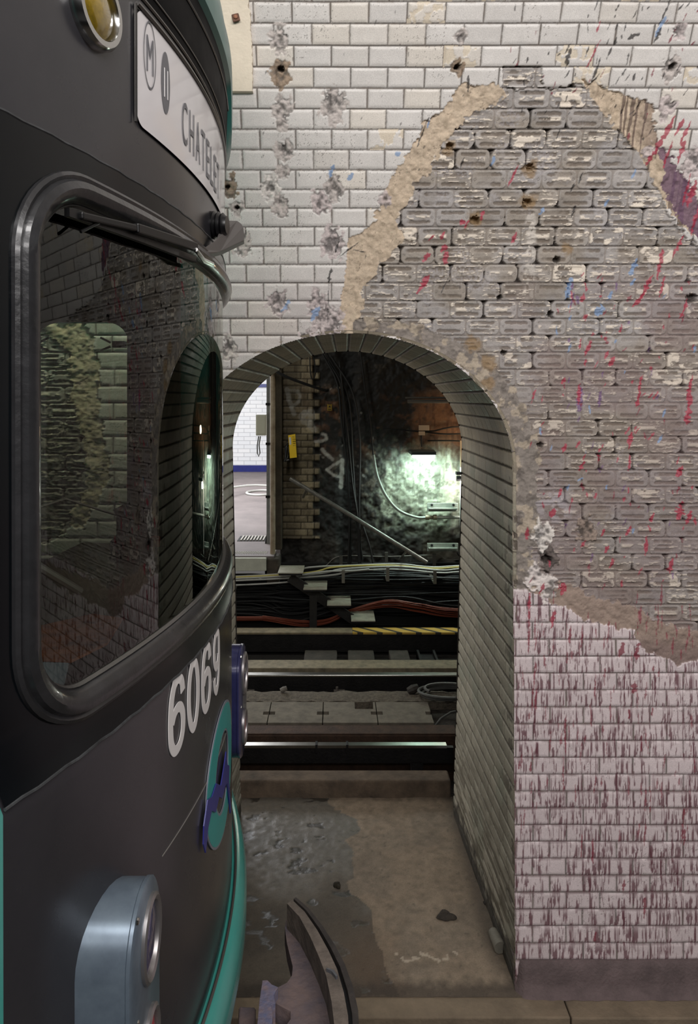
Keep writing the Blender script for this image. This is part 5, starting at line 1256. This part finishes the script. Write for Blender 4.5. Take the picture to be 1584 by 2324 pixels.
# bumper: teal band standing proud of the nose
m = MB(); vs = []; n = 60
pr = [(0.00, 1.21), (0.02, 1.205), (0.038, 1.185), (0.046, 1.15), (0.046, 1.10), (0.038, 1.06), (0.0, 1.05)]
for i in range(n+1):
    t = i/n; y = Y0+0.02+(Y1-Y0-0.04)*t; tap = min(1, (1-abs(2*t-1))/0.10)**0.5
    for dx, z in pr: vs.append(SP(y, 1.5, dx*tap*1.0)+Vector((0, 0, z-1.5)))
k = len(pr); m.add(vs, [(i*k+j, (i+1)*k+j, (i+1)*k+j+1, i*k+j+1) for i in range(n) for j in range(k-1)])
bp = m.build('bumper', teal_m, T, smooth=True)
MB().tube([SP(Y0+0.03+(Y1-Y0-0.06)*i/n, 1.5, 0.012)+Vector((0, 0, 1.213-1.5)) for i in range(n+1)], 0.004, 6).build('bumper_trim', mat('dull_chrome', (128,126,124)), bp, smooth=True)
# wiper
wp = MB()
def WPt(px_, py_, off): y, z = surf(px_, py_, 3.0); return SP(y, z, off)
hub = WPt(478, 520, 0.03); tip = WPt(128, 486, 0.03); mid = WPt(390, 553, 0.045); knee = WPt(440, 570, 0.055)
wip = MB().obox(WPt(150, 492, 0.028), WPt(270, 520, 0.034), 0.010, 0.013).obox(WPt(270, 520, 0.034), WPt(400, 562, 0.045), 0.014, 0.019).build('wiper', mat('wiper_black', (9,9,10), 0.4), T, bevel=0.003)
MB().obox(WPt(126, 484, 0.022), WPt(300, 545, 0.022), 0.010, 0.014).obox(WPt(300, 545, 0.022), WPt(420, 590, 0.022), 0.010, 0.014).build('blade', mat('wiper_black', (18,18,18)), wip)
MB().tube([WPt(160, 528, 0.02), WPt(200, 503, 0.03)], 0.003, 6).build('blade_hook', mat('wiper_black', (18,18,18)), wip)
MB().tube([WPt(395, 568, 0.05), WPt(418, 590, 0.045), WPt(446, 600, 0.04)], 0.005, 6).tube([WPt(398, 575, 0.05), WPt(420, 596, 0.045), WPt(448, 605, 0.04)], 0.003, 6).build('spring', chrome, wip, smooth=True)
hb = SP(1.965, 3.137, 0.0)
mo = MB().lathe(hb, (1, -0.12, -0.02), [(0, 0.037), (0.008, 0.038), (0.013, 0.032), (0.019, 0.036), (0.025, 0.030), (0.031, 0.033), (0.037, 0.026), (0.042, 0.024)], 24).build('wiper_motor', mat('bellows', (12,12,14), 0.35), T, smooth=True)
gry = mat('wiper_cover', (82,78,76), 0.5)
cov = [(505,500),(538,501),(548,508),(552,515),(553,546),(500,571),(462,580),(430,573),(424,563),(458,566),(490,545),(500,520)]
def plane_pt(px_, py_, y): return Vector(((px_-VX)/F*y, y, H-(py_-VY)/F*y))
ypl = [2.02,2.06,2.06,2.06,2.04,1.92,1.80,1.70,1.70,1.80,1.90,1.98]
MB().prism([plane_pt(a, b_, yy) for (a, b_), yy in zip(cov, ypl)], (-0.004, 0.045, 0.0)).build('wiper_cover', gry, mo, bevel=0.004)
# wheels and axle under the body
for xw_ in (-1.7, -3.0):
    for yy in (1.25, 2.55):
        MB().lathe((xw_, yy, 0.12), (0, 1, 0), [(0, 0.30), (0.02, 0.42), (0.14, 0.42), (0.16, 0.30)], 28).build('wheel', mat('tyre', (22,22,22), 0.8), T, smooth=True)
    MB().tube([(xw_, 1.2, 0.12), (xw_, 2.75, 0.12)], 0.06, 12).build('axle', dsteel, T)
    MB().box((xw_-0.2, 1.5, 0.1), (xw_+0.2, 2.4, 1.08)).build('bogie', dsteel, T)
# coupler head in front, below the bumper: curved guard plate, web and hooks
cp_m = mat('coupler_iron', (132,112,106), 0.8, 0.0, noise=0.5, nscale=11, rgb2=(88,84,94), bump=0.5, bscale=40)
cpd = mat('coupler_dark', (70,63,60), 0.75, 0.0, noise=0.4, nscale=14, bump=0.5, bscale=40)
cp = MB().box((-0.62, 1.72, 0.72), (-0.28, 1.95, 0.90)).build('coupler', cpd, T, bevel=0.01)
def pl(pts, d, s=320/1584, x0=530, y0=2020):    # from the close look at the coupler
    return [plane_pt(x0+a*s, y0+b_*s, d) for a, b_ in pts]
# web plate (horizontal casting)
web = [(640,250),(590,340),(575,420),(600,600),(625,700),(665,860),(655,960),(600,1040),(500,1090),(430,1060),(380,1010),(325,1015),(300,1200),(275,1400),(260,1640),(560,1640),(640,1450),(640,1360),(560,1320),(470,1270),(450,1180),(560,1180),(660,1280),(620,1700),(1130,1700),(1110,1300),(1040,960),(950,720),(820,440)]
def flat(poly, z, th):
    out = []
    for a, b_ in poly:
        px_, py_ = 530+a*320/1584, 2020+b_*320/1584; d = F*(H-z)/(py_-VY); out.append(Vector(((px_-VX)/F*d, d, z)))
    return out
body_p = [(645,255),(590,340),(575,420),(600,600),(625,700),(665,860),(655,960),(600,1040),(500,1090),(450,1180),(470,1270),(560,1320),(640,1360),(640,1450),(560,1560),(540,1900),(1140,1900),(1125,1500),(1100,1250),(1040,960),(950,720),(820,440)]
MB().prism(flat(body_p, 0.80, 0.05), (0, 0, -0.06)).build('coupler_plate', cp_m, cp, bevel=0.006)
hk = [(325,1015),(380,1010),(430,1060),(500,1090),(450,1180),(470,1270),(420,1290),(440,1400),(430,1560),(400,1900),(255,1900),(262,1560),(290,1250)]
MB().prism(flat(hk, 0.835, 0.05), (0, 0, -0.09)).build('coupler_jaw', mat('coupler_blue', (76,104,150), 0.8, noise=0.6, nscale=14, rgb2=(150,124,114), bump=0.5), cp, bevel=0.006)
arc_in = [(600,150),(740,300),(860,520),(960,750),(1040,960),(1100,1250),(1130,1500),(1140,1900)]
arc_out = [(700,80),(840,200),(1000,400),(1140,620),(1250,830),(1340,1080),(1400,1350),(1430,1900)]
mid_o = [((a[0]*0.42+b_[0]*0.58), (a[1]*0.42+b_[1]*0.58)) for a, b_ in zip(arc_in, arc_out)]
mid_o2 = [((a[0]*0.25+b_[0]*0.75), (a[1]*0.25+b_[1]*0.75)) for a, b_ in zip(arc_in, arc_out)]
a0 = flat(arc_in, 0.89, 0); a1_ = flat(mid_o, 0.89, 0); b0_ = flat(mid_o2, 0.88, 0); b1_ = flat(arc_out, 0.88, 0)
def ribbon(p, q, h):
    m = MB(); n = len(p); vs = []
    for i in range(n): vs += [p[i], q[i], q[i]-Vector((0, 0, h)), p[i]-Vector((0, 0, h))]
    fs = [(i*4+j, (i+1)*4+j, (i+1)*4+(j+1) % 4, i*4+(j+1) % 4) for i in range(n-1) for j in range(4)] + [(0, 1, 2, 3), tuple((n-1)*4+j for j in (3, 2, 1, 0))]
    m.add(vs, fs); return m
ribbon(a0, a1_, 0.10).build('guard_inner_rim', mat('rim_iron', (132,120,110), 0.75, 0.0, noise=0.4, nscale=16, bump=0.4), cp, smooth=True)
ribbon(b0_, b1_, 0.11).build('guard_outer_rim', cpd, cp, smooth=True)
ribbon([p-Vector((0, 0, 0.03)) for p in a1_], [p-Vector((0, 0, 0.02)) for p in b0_], 0.03).build('guard_channel', mat('channel_black', (24,24,26), 0.7), cp, smooth=True)
q = flat([(1050,870),(1130,900),(1170,960),(1150,970),(1100,910),(1040,880)], 0.90, 0)
MB().prism(q, (0, 0, -0.012)).build('guard_clip', mat('clip_bright', (120,122,128), 0.4, 0.6), cp)
q = flat([(60,1300),(250,1310),(250,1700),(40,1700)], 0.78, 0)
MB().prism(q, (0, 0, -0.08)).build('coupler_block', mat('coupler_iron', (92,80,78)), cp, bevel=0.006)
